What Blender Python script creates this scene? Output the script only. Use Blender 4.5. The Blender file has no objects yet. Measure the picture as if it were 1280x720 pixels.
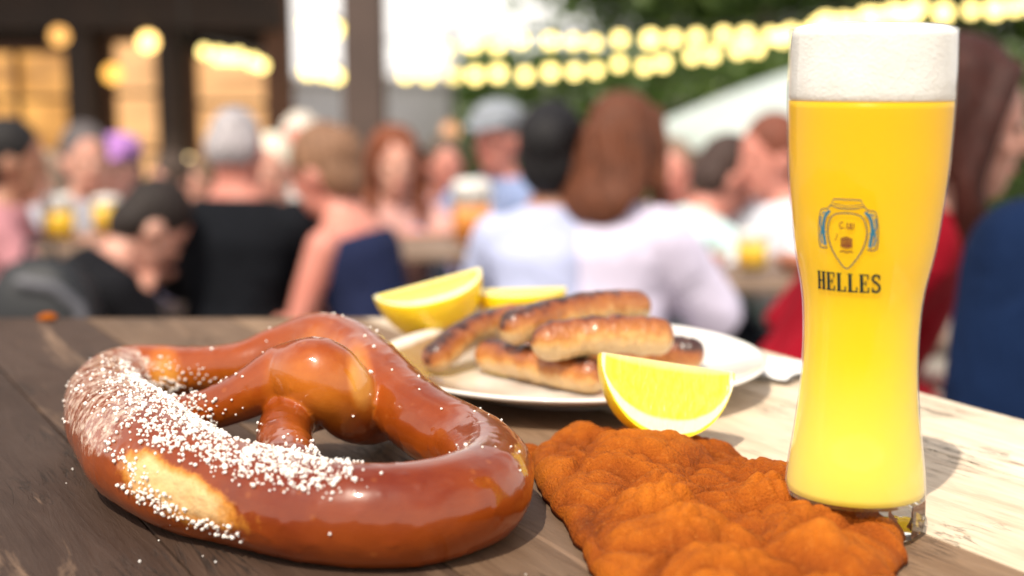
import bpy, bmesh, math, random
import numpy as np
from mathutils import Vector, Matrix, noise, kdtree, bvhtree

R = math.radians
random.seed(7)
scn = bpy.context.scene
COL = scn.collection

# ------------------------------------------------------------------ camera numbers
W, H, F = 1280.0, 720.0, 1685.0
TOP = 1.12                      # height of the standing table
CAM = Vector((0, 0, TOP + 0.224))
PITCH = math.atan(270.0 / F)
RM = Matrix.Rotation(R(90) - PITCH, 3, 'X')


def ray(px, py):
    return RM @ Vector(((px - W / 2) / F, (H / 2 - py) / F, -1.0))


def on(px, py, z=0.0):
    """point seen at px,py at height z above the table top"""
    d = ray(px, py)
    return CAM + d * ((TOP + z - CAM.z) / d.z)


def dep(px, py, Y):
    d = ray(px, py)
    return CAM + d * (Y / d.y)


# ------------------------------------------------------------------ materials
class N:
    def __init__(self, name):
        self.m = bpy.data.materials.new(name)
        self.m.use_nodes = True
        self.t = self.m.node_tree
        self.t.nodes.clear()
        self.out = self.n('ShaderNodeOutputMaterial')

    def n(self, typ, **kw):
        nd = self.t.nodes.new(typ)
        for k, v in kw.items():
            setattr(nd, k, v)
        return nd

    def put(self, sock, v):
        if isinstance(v, bpy.types.NodeSocket):
            self.t.links.new(v, sock)
        elif v is not None:
            if isinstance(v, (tuple, list)) and len(v) == 3 and sock.type == 'RGBA':
                v = (*v, 1)
            sock.default_value = v

    def bsdf(self, color, rough=0.5, **kw):
        b = self.n('ShaderNodeBsdfPrincipled')
        self.put(b.inputs['Base Color'], color)
        self.put(b.inputs['Roughness'], rough)
        for k, v in kw.items():
            self.put(b.inputs[k.replace('_', ' ')], v)
        return b

    def done(self, sh):
        self.t.links.new(sh.outputs[0] if hasattr(sh, 'outputs') else sh, self.out.inputs['Surface'])
        return self.m

    def coord(self, scale=(1, 1, 1), rot=(0, 0, 0), kind='Object'):
        c = self.n('ShaderNodeTexCoord')
        mp = self.n('ShaderNodeMapping')
        mp.inputs['Scale'].default_value = scale
        mp.inputs['Rotation'].default_value = rot
        self.t.links.new(c.outputs[kind], mp.inputs['Vector'])
        return mp.outputs[0]

    def noise(self, vec, scale, detail=4, rough=0.55, dist=0.0):
        nd = self.n('ShaderNodeTexNoise')
        self.put(nd.inputs['Vector'], vec)
        nd.inputs['Scale'].default_value = scale
        nd.inputs['Detail'].default_value = detail
        nd.inputs['Roughness'].default_value = rough
        nd.inputs['Distortion'].default_value = dist
        return nd.outputs['Fac']

    def voro(self, vec, scale, feature='F1'):
        nd = self.n('ShaderNodeTexVoronoi', feature=feature)
        self.put(nd.inputs['Vector'], vec)
        nd.inputs['Scale'].default_value = scale
        return nd.outputs['Distance']

    def ramp(self, fac, stops):
        nd = self.n('ShaderNodeValToRGB')
        self.put(nd.inputs['Fac'], fac)
        els = nd.color_ramp.elements
        while len(els) < len(stops):
            els.new(0.5)
        for e, (p, c) in zip(els, stops):
            e.position = p
            e.color = (*c, 1) if len(c) == 3 else c
        return nd.outputs['Color']

    def gray(self, fac, a, b):
        if a > b:
            return self.ramp(fac, [(b, (1, 1, 1)), (a, (0, 0, 0))])
        return self.ramp(fac, [(a, (0, 0, 0)), (b, (1, 1, 1))])

    def mix(self, fac, a, b, blend='MIX'):
        nd = self.n('ShaderNodeMix', data_type='RGBA', blend_type=blend)
        self.put(nd.inputs[0], fac)
        self.put(nd.inputs[6], a)
        self.put(nd.inputs[7], b)
        return nd.outputs[2]

    def math(self, op, a, b=None, c=None):
        nd = self.n('ShaderNodeMath', operation=op)
        self.put(nd.inputs[0], a)
        if b is not None:
            self.put(nd.inputs[1], b)
        if c is not None:
            self.put(nd.inputs[2], c)
        return nd.outputs[0]

    def attr(self, name, out='Fac'):
        nd = self.n('ShaderNodeAttribute', attribute_name=name)
        return nd.outputs[out]

    def bump(self, h, strength=0.3, dist=0.002, normal=None):
        nd = self.n('ShaderNodeBump')
        nd.inputs['Strength'].default_value = strength
        nd.inputs['Distance'].default_value = dist
        self.put(nd.inputs['Height'], h)
        if normal is not None:
            self.put(nd.inputs['Normal'], normal)
        return nd.outputs['Normal']

    def mixsh(self, fac, a, b):
        nd = self.n('ShaderNodeMixShader')
        self.put(nd.inputs[0], fac)
        self.t.links.new(a.outputs[0], nd.inputs[1])
        self.t.links.new(b.outputs[0], nd.inputs[2])
        return nd


MATS = {}


def simple(name, col, rough=0.6, var=0.18, scale=8.0, bump=0.15, **kw):
    """plain procedural surface with slight mottling"""
    if name in MATS:
        return MATS[name]
    k = N(name)
    v = k.coord()
    f = k.noise(v, scale, 5)
    dark = tuple(c * (1 - var) for c in col)
    lite = tuple(min(1, c * (1 + var)) for c in col)
    c = k.ramp(f, [(0.3, dark), (0.7, lite)])
    b = k.bsdf(c, rough, Normal=k.bump(k.noise(v, scale * 6, 3), bump, 0.003), **kw)
    MATS[name] = k.done(b)
    return MATS[name]


def cloth(name, col):
    if name in MATS:
        return MATS[name]
    k = N(name)
    v = k.coord()
    fold = k.noise(v, 7, 3, 0.5, 0.6)
    c = k.ramp(fold, [(0.3, tuple(x * 0.82 for x in col)), (0.7, tuple(min(1, x * 1.1) for x in col))])
    b = k.bsdf(c, 0.9, Specular_IOR_Level=0.12, Normal=k.bump(fold, 0.8, 0.03))
    MATS[name] = k.done(b)
    return MATS[name]


def hairmat(name, col):
    if name in MATS:
        return MATS[name]
    k = N(name)
    v = k.coord((60, 60, 6))
    f = k.noise(v, 1.5, 4)
    c = k.ramp(f, [(0.3, tuple(x * 0.55 for x in col)), (0.7, tuple(min(1, x * 1.5) for x in col))])
    b = k.bsdf(c, 0.6, Specular_IOR_Level=0.25, Normal=k.bump(f, 0.7, 0.008))
    MATS[name] = k.done(b)
    return MATS[name]


def skinmat(name, col):
    if name in MATS:
        return MATS[name]
    k = N(name)
    f = k.noise(k.coord(), 9, 4)
    c = k.ramp(f, [(0.3, (col[0], col[1] * 0.82, col[2] * 0.8)), (0.7, col)])
    b = k.bsdf(c, 0.5, Subsurface_Weight=0.12, Subsurface_Radius=(0.02, 0.006, 0.003), Subsurface_Scale=0.5)
    MATS[name] = k.done(b)
    return MATS[name]


def emit(name, col, strength):
    if name in MATS:
        return MATS[name]
    k = N(name)
    f = k.noise(k.coord(), 3, 2)
    e = k.n('ShaderNodeEmission')
    k.put(e.inputs['Color'], k.mix(f, tuple(c * 0.9 for c in col), col))
    e.inputs['Strength'].default_value = strength
    MATS[name] = k.done(e)
    return MATS[name]


# ------------------------------------------------------------------ mesh builder
class MB:
    def __init__(self):
        self.v, self.f, self.s, self.mi = [], [], [], []

    def add(self, vs, fs, smooth=True, mi=0):
        o = len(self.v)
        self.v += [tuple(p) for p in vs]
        for f in fs:
            self.f.append(tuple(i + o for i in f))
            self.s.append(smooth)
            self.mi.append(mi)
        return self

    def box(self, c, size, rot=None, mi=0):
        c = Vector(c)
        x, y, z = (a / 2 for a in size)
        vs = [Vector((sx * x, sy * y, sz * z)) for sx in (-1, 1) for sy in (-1, 1) for sz in (-1, 1)]
        if rot is not None:
            vs = [rot @ p for p in vs]
        return self.add([c + p for p in vs], [(0, 1, 3, 2), (4, 6, 7, 5), (0, 4, 5, 1), (2, 3, 7, 6), (0, 2, 6, 4), (1, 5, 7, 3)], False, mi)

    def rings(self, rings, cap=True, smooth=True, mi=0, closed=False):
        n = len(rings[0])
        vs = [p for r in rings for p in r]
        fs = []
        m = len(rings)
        for i in range(m if closed else m - 1):
            a, b = i * n, ((i + 1) % m) * n
            for j in range(n):
                k = (j + 1) % n
                fs.append((a + j, a + k, b + k, b + j))
        if cap and not closed:
            fs.append(tuple(reversed(range(n))))
            fs.append(tuple(range((m - 1) * n, m * n)))
        return self.add(vs, fs, smooth, mi)

    def ell(self, c, r, seg=16, rg=10, rot=None):
        c = Vector(c)
        rr = []
        for i in range(rg + 1):
            a = -math.pi / 2 + math.pi * i / rg
            a = max(-1.56, min(1.56, a))
            ring = []
            for j in range(seg):
                t = 2 * math.pi * j / seg
                p = Vector((r[0] * math.cos(a) * math.cos(t), r[1] * math.cos(a) * math.sin(t), r[2] * math.sin(a)))
                ring.append(c + (rot @ p if rot is not None else p))
            rr.append(ring)
        return self.rings(rr)

    def tube(self, pts, rad, seg=12, caps='round', flat=1.0, up=None, closed=False, mi=0):
        """swept tube; rad is a number or list; flat squashes it across 'up'"""
        pts = [Vector(p) for p in pts]
        n = len(pts)
        if not hasattr(rad, '__len__'):
            rad = [rad] * n
        tang = []
        for i in range(n):
            if closed:
                t = pts[(i + 1) % n] - pts[i - 1]
            else:
                t = pts[min(i + 1, n - 1)] - pts[max(i - 1, 0)]
            tang.append(t.normalized())
        if up is None:
            u = Vector((0, 0, 1))
            if abs(tang[0].z) > 0.9:
                u = Vector((0, 1, 0))
        else:
            u = Vector(up)
        rr = []
        for i in range(n):
            t = tang[i]
            u = (u - t * u.dot(t)).normalized()
            s = t.cross(u)
            rr.append((pts[i], t, u.copy(), s, rad[i]))
        full = []

        def ring(c, u, s, r):
            return [c + s * (r * math.cos(2 * math.pi * j / seg)) + u * (r * flat * math.sin(2 * math.pi * j / seg)) for j in range(seg)]
        if caps == 'round' and not closed:
            c, t, u0, s0, r = rr[0]
            for a in (80, 55, 28):
                full.append(ring(c - t * r * math.sin(R(a)), u0, s0, r * math.cos(R(a))))
        for c, t, u0, s0, r in rr:
            full.append(ring(c, u0, s0, r))
        if caps == 'round' and not closed:
            c, t, u0, s0, r = rr[-1]
            for a in (28, 55, 80):
                full.append(ring(c + t * r * math.sin(R(a)), u0, s0, r * math.cos(R(a))))
        return self.rings(full, cap=caps is not None, closed=closed, mi=mi)

    def lathe(self, prof, seg=48, c=(0, 0, 0), cap=False, smooth=True, mi=0):
        c = Vector(c)
        rr = [[c + Vector((r * math.cos(2 * math.pi * j / seg), r * math.sin(2 * math.pi * j / seg), z)) for j in range(seg)] for z, r in prof]
        return self.rings(rr, cap=cap, smooth=smooth, mi=mi)

    def mesh(self, name):
        me = bpy.data.meshes.new(name)
        me.from_pydata(self.v, [], self.f)
        me.polygons.foreach_set('use_smooth', self.s)
        me.polygons.foreach_set('material_index', self.mi)
        me.update()
        return me

    def build(self, name, mat, parent=None, bevel=0, recalc=True):
        me = self.mesh(name)
        if recalc:
            bm = bmesh.new()
            bm.from_mesh(me)
            bmesh.ops.recalc_face_normals(bm, faces=bm.faces)
            bm.to_mesh(me)
            bm.free()
        o = bpy.data.objects.new(name, me)
        COL.objects.link(o)
        for m in (mat if isinstance(mat, (list, tuple)) else [mat]):
            me.materials.append(m)
        if parent is not None:
            o.parent = parent
        if bevel:
            md = o.modifiers.new('bevel', 'BEVEL')
            md.width = bevel
            md.segments = 2
            md.limit_method = 'ANGLE'
        return o

    def remeshed(self, name, mat, voxel, smooth=4, parent=None, fac=0.5):
        """one continuous surface from the closed pieces"""
        me = self.mesh(name + '_raw')
        bm = bmesh.new()
        bm.from_mesh(me)
        bmesh.ops.recalc_face_normals(bm, faces=bm.faces)
        bm.to_mesh(me)
        bm.free()
        t = bpy.data.objects.new(name + '_raw', me)
        COL.objects.link(t)
        md = t.modifiers.new('r', 'REMESH')
        md.mode = 'VOXEL'
        md.voxel_size = voxel
        md.use_smooth_shade = True
        if smooth:
            sm = t.modifiers.new('s', 'SMOOTH')
            sm.iterations = smooth
            sm.factor = fac
        dg = bpy.context.evaluated_depsgraph_get()
        dg.update()
        new = bpy.data.meshes.new_from_object(t.evaluated_get(dg))
        bpy.data.objects.remove(t)
        bpy.data.meshes.remove(me)
        new.name = name
        new.polygons.foreach_set('use_smooth', [True] * len(new.polygons))
        o = bpy.data.objects.new(name, new)
        COL.objects.link(o)
        new.materials.clear()
        new.materials.append(mat)
        if parent is not None:
            o.parent = parent
        return o


def tag(o, label=None, cat=None, group=None, kind=None):
    if label:
        o['label'] = label
    if cat:
        o['category'] = cat
    if group:
        o['group'] = group
    if kind:
        o['kind'] = kind
    return o


def empty(name, loc=(0, 0, 0), rz=0.0):
    o = bpy.data.objects.new(name, None)
    COL.objects.link(o)
    o.location = loc
    o.rotation_euler = (0, 0, rz)
    o.empty_display_size = 0.05
    return o


def copy_tree(o, parent=None):
    c = o.copy()
    COL.objects.link(c)
    if parent is not None:
        c.parent = parent
    for ch in list(o.children):
        copy_tree(ch, c)
    return c


def catmull(pts, n, closed=False):
    """pts: list of tuples of any length; smooth interpolation"""
    P = np.array(pts, float)
    m = len(P)
    out = []
    segs = m if closed else m - 1
    for i in range(segs):
        if closed:
            p0, p1, p2, p3 = P[(i - 1) % m], P[i], P[(i + 1) % m], P[(i + 2) % m]
        else:
            p0, p1, p2, p3 = P[max(i - 1, 0)], P[i], P[i + 1], P[min(i + 2, m - 1)]
        for k in range(n):
            t = k / n
            out.append(0.5 * ((2 * p1) + (-p0 + p2) * t + (2 * p0 - 5 * p1 + 4 * p2 - p3) * t * t + (-p0 + 3 * p1 - 3 * p2 + p3) * t ** 3))
    if not closed:
        out.append(P[-1])
    return np.array(out)


def set_attr(me, name, vals):
    a = me.attributes.new(name, 'FLOAT', 'POINT')
    a.data.foreach_set('value', np.asarray(vals, dtype=np.float32))


# ================================================================== SKY AND SUN
SUN_EL, SUN_AZ = R(57), R(-157)          # azimuth measured from +Y, positive to +X
world = bpy.data.worlds.new("World")
scn.world = world
world.use_nodes = True
wt = world.node_tree
bg = wt.nodes['Background']
sky = wt.nodes.new('ShaderNodeTexSky')
sky.sky_type = 'NISHITA'
sky.sun_disc = False
sky.sun_elevation = SUN_EL
sky.sun_rotation = SUN_AZ
sky.air_density = 1.2
sky.dust_density = 4.0
sky.ozone_density = 1.0
# added low cloud, whitens the sky and gives fill all round, broken higher up
wc = wt.nodes.new('ShaderNodeTexCoord')
wsep = wt.nodes.new('ShaderNodeSeparateXYZ')
wt.links.new(wc.outputs['Generated'], wsep.inputs[0])
wn = wt.nodes.new('ShaderNodeTexNoise')
wn.inputs['Scale'].default_value = 2.4
wn.inputs['Detail'].default_value = 7
wt.links.new(wc.outputs['Generated'], wn.inputs['Vector'])
wa = wt.nodes.new('ShaderNodeMath')
wa.operation = 'MULTIPLY_ADD'
wt.links.new(wsep.outputs[2], wa.inputs[0])
wa.inputs[1].default_value = -0.55
wt.links.new(wn.outputs['Fac'], wa.inputs[2])
wr = wt.nodes.new('ShaderNodeValToRGB')
wr.color_ramp.elements[0].position = 0.0
wr.color_ramp.elements[1].position = 0.36
wt.links.new(wa.outputs[0], wr.inputs['Fac'])
wm = wt.nodes.new('ShaderNodeMix')
wm.data_type = 'RGBA'
wt.links.new(wr.outputs['Color'], wm.inputs[0])
wt.links.new(sky.outputs[0], wm.inputs[6])
wm.inputs[7].default_value = (10.6, 10.1, 9.5, 1)
wt.links.new(wm.outputs[2], bg.inputs['Color'])
bg.inputs['Strength'].default_value = 0.15

sl = bpy.data.lights.new('sun', 'SUN')
sl.energy = 5.0
sl.angle = R(0.55)
sl.color = (1.0, 0.91, 0.77)
so = bpy.data.objects.new('sun', sl)
COL.objects.link(so)
sdir = Vector((math.sin(SUN_AZ) * math.cos(SUN_EL), math.cos(SUN_AZ) * math.cos(SUN_EL), math.sin(SUN_EL)))
so.rotation_euler = sdir.to_track_quat('Z', 'Y').to_euler()
so.location = sdir * 20

# ================================================================== CAMERA
cd = bpy.data.cameras.new('camera')
co = bpy.data.objects.new('camera', cd)
COL.objects.link(co)
co.location = CAM
co.rotation_euler = (R(90) - PITCH, 0, 0)
cd.sensor_width = 36
cd.lens = 36 * F / W
cd.clip_start = 0.02
cd.clip_end = 1000
cd.dof.use_dof = True
cd.dof.focus_distance = 0.70
cd.dof.aperture_fstop = 4.0
scn.camera = co
scn.view_settings.view_transform = 'Standard'
scn.view_settings.look = 'None'
scn.view_settings.exposure = 0
scn.view_settings.gamma = 1
scn.cycles.use_denoising = True
scn.cycles.sample_clamp_indirect = 6
scn.cycles.max_bounces = 10
scn.cycles.transparent_max_bounces = 12

# ================================================================== GROUND
k = N('gravel_ground')
v = k.coord()
c = k.ramp(k.noise(v, 3.0, 8, 0.7), [(0.3, (0.09, 0.075, 0.06)), (0.7, (0.2, 0.17, 0.14))])
c = k.mix(k.gray(k.voro(v, 60), 0.1, 0.5), c, (0.24, 0.21, 0.18))
gm = k.done(k.bsdf(c, 0.95, Normal=k.bump(k.voro(v, 60), 0.6, 0.01)))
g = MB()
g.add([(-300, -100, 0), (300, -100, 0), (300, 600, 0), (-300, 600, 0)], [(0, 1, 2, 3)], False)
tag(g.build('ground', gm), kind='structure')

# ================================================================== STANDING TABLE (hexagonal, boarded)
far = on(640, 397).y
corner = Vector((on(800, 397).x, far))
SIDE = 0.72
hexc = corner + Vector((-SIDE / 2, -SIDE * math.sqrt(3) / 2))
hexv = [hexc + Vector((SIDE * math.cos(R(60 * i)), SIDE * math.sin(R(60 * i)))) for i in range(6)]
ed = Vector((0.5, -math.sqrt(3) / 2))          # right edge direction = board direction
en = Vector((math.sqrt(3) / 2, 0.5))           # outward normal of the right edge


def clip_poly(poly, p, n):
    out = []
    for i in range(len(poly)):
        a, b = poly[i], poly[(i + 1) % len(poly)]
        da, db = (a - p).dot(n), (b - p).dot(n)
        if da <= 0:
            out.append(a)
        if (da < 0 < db) or (db < 0 < da):
            out.append(a + (b - a) * (da / (da - db)))
    return out


table = empty('standing_table', (hexc.x, hexc.y, 0))
tag(table, 'tall six-sided boarded table in the foreground carrying the pretzel, plate and beer', 'table')
tm = MB()
tone, brdv = [], []
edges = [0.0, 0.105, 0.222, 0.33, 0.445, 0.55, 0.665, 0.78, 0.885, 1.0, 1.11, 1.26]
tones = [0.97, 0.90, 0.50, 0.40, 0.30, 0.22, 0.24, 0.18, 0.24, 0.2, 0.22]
apo = SIDE * math.sqrt(3) / 2
for i in range(len(edges) - 1):
    a, b = edges[i] + (0.0 if i == 0 else 0.0006), edges[i + 1] - 0.0006
    poly = clip_poly(hexv, hexc + en * (apo - a), en)
    poly = clip_poly(poly, hexc + en * (apo - b), -en)
    if len(poly) < 3:
        continue
    n0 = len(tm.v)
    vs = []
    # chamfered board: bottom, upper shoulder, inset top
    cen = sum(poly, Vector((0, 0))) / len(poly)
    for z, ins in ((-0.035, 0), (-0.0015, 0), (0.0, 0.0012)):
        for p in poly:
            d = (cen - p).normalized()
            q = p + d * ins * 1.6
            vs.append((q.x - hexc.x, q.y - hexc.y, TOP + z))
    m = len(poly)
    fs = [tuple(range(m - 1, -1, -1)), tuple(range(2 * m, 3 * m))]
    for L in (0, 1):
        for j in range(m):
            fs.append((L * m + j, L * m + (j + 1) % m, (L + 1) * m + (j + 1) % m, (L + 1) * m + j))
    tm.add(vs, fs, False)
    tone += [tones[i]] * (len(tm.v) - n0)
    brdv += [i * 0.37] * (len(tm.v) - n0)

k = N('weathered_boards')
v0 = k.coord(rot=(0, 0, R(60)))                # x along the boards
sep = k.n('ShaderNodeSeparateXYZ')
k.put(sep.inputs[0], v0)
comb = k.n('ShaderNodeCombineXYZ')
brd = k.attr('board')
k.put(comb.inputs[0], k.math('ADD', k.math('MULTIPLY', sep.outputs[0], 1.0), k.math('MULTIPLY', brd, 7.0)))
k.put(comb.inputs[1], k.math('MULTIPLY', sep.outputs[1], 9.0))
k.put(comb.inputs[2], brd)
gv = comb.outputs[0]
grain = k.noise(gv, 9, 8, 0.62, 1.1)
fine = k.noise(gv, 45, 6, 0.7, 0.3)
blot = k.noise(v0, 6, 5, 0.6)
crk = k.noise(gv, 7, 5, 0.6, 2.2)
crack = k.math('MULTIPLY', k.ramp(crk, [(0.475, (0, 0, 0)), (0.497, (1, 1, 1)), (0.503, (1, 1, 1)), (0.525, (0, 0, 0))]),
               k.gray(k.noise(v0, 11, 3), 0.5, 0.62))
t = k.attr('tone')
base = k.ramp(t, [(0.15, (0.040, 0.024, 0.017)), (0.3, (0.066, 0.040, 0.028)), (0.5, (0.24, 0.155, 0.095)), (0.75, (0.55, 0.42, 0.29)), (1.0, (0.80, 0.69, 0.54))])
c = k.mix(k.math('MULTIPLY', k.gray(grain, 0.35, 0.68), 0.55), base, k.mix(1.0, base, (0.5, 0.42, 0.36), 'MULTIPLY'))
c = k.mix(k.math('MULTIPLY', k.gray(fine, 0.45, 0.7), 0.35), c, k.mix(1.0, c, (1.35, 1.3, 1.25), 'MULTIPLY'))
c = k.mix(k.math('MULTIPLY', k.gray(blot, 0.45, 0.7), 0.35), c, k.mix(1.0, c, (0.6, 0.55, 0.52), 'MULTIPLY'))
worn = k.math('MULTIPLY', k.gray(k.noise(gv, 4.5, 6, 0.7, 0.8), 0.58, 0.68), 0.6)
c = k.mix(worn, c, (0.3, 0.19, 0.12))
c = k.mix(k.math('MULTIPLY', crack, 0.8), c, (0.02, 0.014, 0.01))
hgt = k.math('SUBTRACT', k.math('ADD', grain, k.math('MULTIPLY', fine, 0.5)), k.math('MULTIPLY', crack, 1.6))
rg = k.ramp(blot, [(0.3, (0.48, 0.48, 0.48)), (0.7, (0.66, 0.66, 0.66))])
wood_top = k.done(k.bsdf(c, rg, Specular_IOR_Level=0.2, Normal=k.bump(hgt, 0.6, 0.0018)))
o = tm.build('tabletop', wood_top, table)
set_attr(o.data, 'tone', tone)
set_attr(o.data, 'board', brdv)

dkwood = simple('dark_timber', (0.07, 0.042, 0.028), 0.7, 0.35, 5)
pst = MB()
pst.box((0, 0, TOP - 0.035 - 0.52), (0.11, 0.11, 1.03))
pst.build('post', dkwood, table, bevel=0.006)
ft = MB()
ft.box((0, 0, 0.035), (0.75, 0.09, 0.068))
ft.box((0, 0, 0.036), (0.09, 0.75, 0.066))
ft.build('foot', dkwood, table, bevel=0.006)
ba = MB()
ba.box((0, 0, TOP - 0.035 - 0.0215), (0.9, 0.08, 0.04))
ba.build('batten', dkwood, table, bevel=0.004)

# ================================================================== PRETZEL
def ppts(lst):
    out = []
    for px, py, z, r in lst:
        p = on(px, py, z)
        out.append((p.x, p.y, p.z, r))
    return out


ring_ctl = ppts([
    (390, 634, 0.0245, 0.0240), (300, 613, 0.0255, 0.0250), (236, 594, 0.0275, 0.0270), (180, 560, 0.030, 0.0298), (142, 520, 0.029, 0.0268),
    (134, 484, 0.029, 0.0222), (168, 462, 0.032, 0.0180), (232, 461, 0.034, 0.0158), (298, 455, 0.040, 0.0158), (350, 436, 0.050, 0.0160),
    (396, 423, 0.058, 0.0180), (440, 439, 0.055, 0.0195), (482, 482, 0.045, 0.0208), (530, 523, 0.035, 0.0202),
    (580, 552, 0.028, 0.0212), (609, 580, 0.026, 0.0228), (600, 612, 0.025, 0.0236), (552, 632, 0.0245, 0.0238), (478, 640, 0.0243, 0.0238)])
ring = catmull(ring_ctl, 12, True)
inner_ctl = ppts([
    (205, 520, 0.030, 0.0125), (248, 511, 0.035, 0.0118), (285, 499, 0.041, 0.0128), (322, 482, 0.049, 0.0150), (362, 464, 0.057, 0.0180),
    (398, 466, 0.059, 0.0215), (424, 487, 0.049, 0.0208), (440, 511, 0.036, 0.0175), (462, 522, 0.024, 0.0150), (486, 516, 0.018, 0.0130)])
inner = catmull(inner_ctl, 12, False)
# the short strand from under the knot to the front arc
short_ctl = ppts([(405, 505, 0.036, 0.0130), (376, 512, 0.034, 0.0145), (358, 528, 0.033, 0.0148), (356, 552, 0.032, 0.0150), (366, 588, 0.030, 0.0155)])
short = catmull(short_ctl, 10, False)
pm = MB()
pm.tube([Vector(p[:3]) for p in ring], [p[3] * (1 + 0.04 * noise.noise(Vector((i * 0.09, 3, 0)))) for i, p in enumerate(ring)], 32, closed=True)
pm.tube([Vector(p[:3]) for p in inner], [p[3] for p in inner], 28)
pm.tube([Vector(p[:3]) for p in short], [p[3] for p in short], 28)
pbase = on(372, 580)
pretz = empty('soft_pretzel', (pbase.x, pbase.y, TOP))
tag(pretz, 'big glossy brown pretzel with coarse white salt on the dark boards', 'pretzel')

k = N('pretzel_crust')
v = k.coord()
n1 = k.noise(v, 22, 5, 0.6)
n2 = k.noise(v, 120, 4, 0.6)
bake = k.math('ADD', k.attr('bake'), k.math('MULTIPLY', k.math('SUBTRACT', n1, 0.5), 0.7))
c = k.ramp(bake, [(0.05, (0.62, 0.27, 0.05)), (0.3, (0.44, 0.125, 0.013)), (0.6, (0.27, 0.052, 0.005)), (1.0, (0.135, 0.018, 0.003))])
spots = k.gray(k.voro(v, 75), 0.16, 0.06)
c = k.mix(k.math('MULTIPLY', spots, 0.12), c, (0.62, 0.22, 0.05))
sp_a = k.attr('split')
split = k.gray(k.math('ADD', sp_a, k.math('MULTIPLY', k.math('MINIMUM', 1.0, k.math('MULTIPLY', sp_a, 3.0)), k.math('ADD', k.math('MULTIPLY', k.math('SUBTRACT', k.noise(v, 34, 7, 0.72), 0.5), 1.5), k.math('MULTIPLY', k.math('SUBTRACT', n2, 0.5), 0.5)))), 0.25, 0.9)
c = k.mix(k.gray(split, 0.0, 0.4), c, k.mix(k.gray(split, 0.35, 0.95), (0.50, 0.19, 0.025), k.mix(n2, (0.54, 0.30, 0.11), (0.70, 0.48, 0.25))))
dust = k.gray(k.math('ADD', k.attr('dust'), k.math('MULTIPLY', k.math('SUBTRACT', k.noise(v, 160, 6, 0.75), 0.5), 1.5)), 0.5, 0.95)
c = k.mix(k.math('MULTIPLY', dust, 0.85), c, (0.84, 0.74, 0.62))  # whitening for fine salt and for glare painted into the crust
dm = k.math('MAXIMUM', split, dust)
rough = k.math('ADD', k.math('MULTIPLY', dm, 0.45), k.math('ADD', 0.24, k.math('MULTIPLY', n2, 0.12)))
hb = k.math('ADD', k.math('MULTIPLY', n1, 0.6), k.math('ADD', k.math('MULTIPLY', n2, 0.12), k.math('MULTIPLY', dm, k.math('MULTIPLY', k.noise(v, 420, 3), 0.7))))
pret_m = k.done(k.bsdf(c, rough, Normal=k.bump(hb, 0.5, 0.0025), Coat_Weight=k.math('MULTIPLY', k.math('SUBTRACT', 1.0, dm), 0.8), Coat_IOR=1.5, Specular_IOR_Level=0.12, Coat_Roughness=k.math('ADD', 0.03, k.math('MULTIPLY', n2, 0.10)),
                       Subsurface_Weight=0.04, Subsurface_Radius=(0.01, 0.004, 0.001), Subsurface_Scale=0.5))
# relative coordinates
loc = Vector((pbase.x, pbase.y, TOP))
pm.v = [tuple(Vector(p) - loc) for p in pm.v]
pobj = pm.remeshed('crust', pret_m, 0.0014, 9, pretz)
me = pobj.data
nv = len(me.vertices)
cov = np.empty(nv * 3, np.float32)
me.vertices.foreach_get('co', cov)
cov = cov.reshape(-1, 3)
# keep it seated on the boards: flatten the underside
cov[:, 2] = np.where(cov[:, 2] < 0.003, 0.003 + (cov[:, 2] - 0.003) * 0.25, cov[:, 2])
cov[:, 2] -= cov[:, 2].min() - 0.0005
nr0 = np.empty(nv * 3, np.float32)
me.vertices.foreach_get('normal', nr0)
nr0 = nr0.reshape(-1, 3)
dsp = np.array([0.0010 * noise.noise(Vector(p) * 34) + 0.00025 * noise.noise(Vector(p) * 95) + 0.0009 * max(0, noise.noise(Vector(p) * 150) - 0.3) for p in cov.astype(float)], np.float32)
cov += nr0 * dsp[:, None]
me.vertices.foreach_set('co', cov.ravel())
me.update()
nor = np.empty(nv * 3, np.float32)
me.vertices.foreach_get('normal', nor)
nor = nor.reshape(-1, 3)
wpos = cov + np.array(loc)


def project(P):
    """world -> picture coordinates, used only to find where on a surface things lie"""
    q = (P - np.array(CAM)) @ np.array(RM)
    return W / 2 + F * q[:, 0] / -q[:, 2], H / 2 - F * q[:, 1] / -q[:, 2]


sx, sy = project(wpos)


def blob(cx, cy, rx, ry, rot=0.0, soft=1.0):
    a = R(rot)
    dx, dy = sx - cx, sy - cy
    u = (dx * math.cos(a) + dy * math.sin(a)) / rx
    w = (-dx * math.sin(a) + dy * math.cos(a)) / ry
    return np.clip(1.0 - (u * u + w * w) * 0.5 / soft, 0, 1)


facing = (nor @ np.array((0.0, -0.75, 0.66)))
front = np.clip(facing * 3, 0, 1)
lump = blob(405, 470, 60, 60)
bakev = 0.62 + 0.16 * np.clip(nor[:, 2], -0.4, 1) - 0.10 * (wpos[:, 1] - loc.y) / 0.1
bakev -= 0.38 * lump * (1 - np.clip(nor[:, 2], 0, 1) * 0.6)
bakev -= 0.5 * blob(452, 475, 14, 40, -8) + 0.45 * blob(205, 470, 18, 34) + 0.5 * blob(362, 540, 40, 12) * 0.4 + 0.15 * blob(640, 600, 25, 40)
def soft_blob(cx, cy, rx, ry, rot):
    a = R(rot)
    dx, dy = sx - cx, sy - cy
    u = (dx * math.cos(a) + dy * math.sin(a)) / rx
    w = (-dx * math.sin(a) + dy * math.cos(a)) / ry
    return np.exp(-(u * u + w * w))


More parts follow.
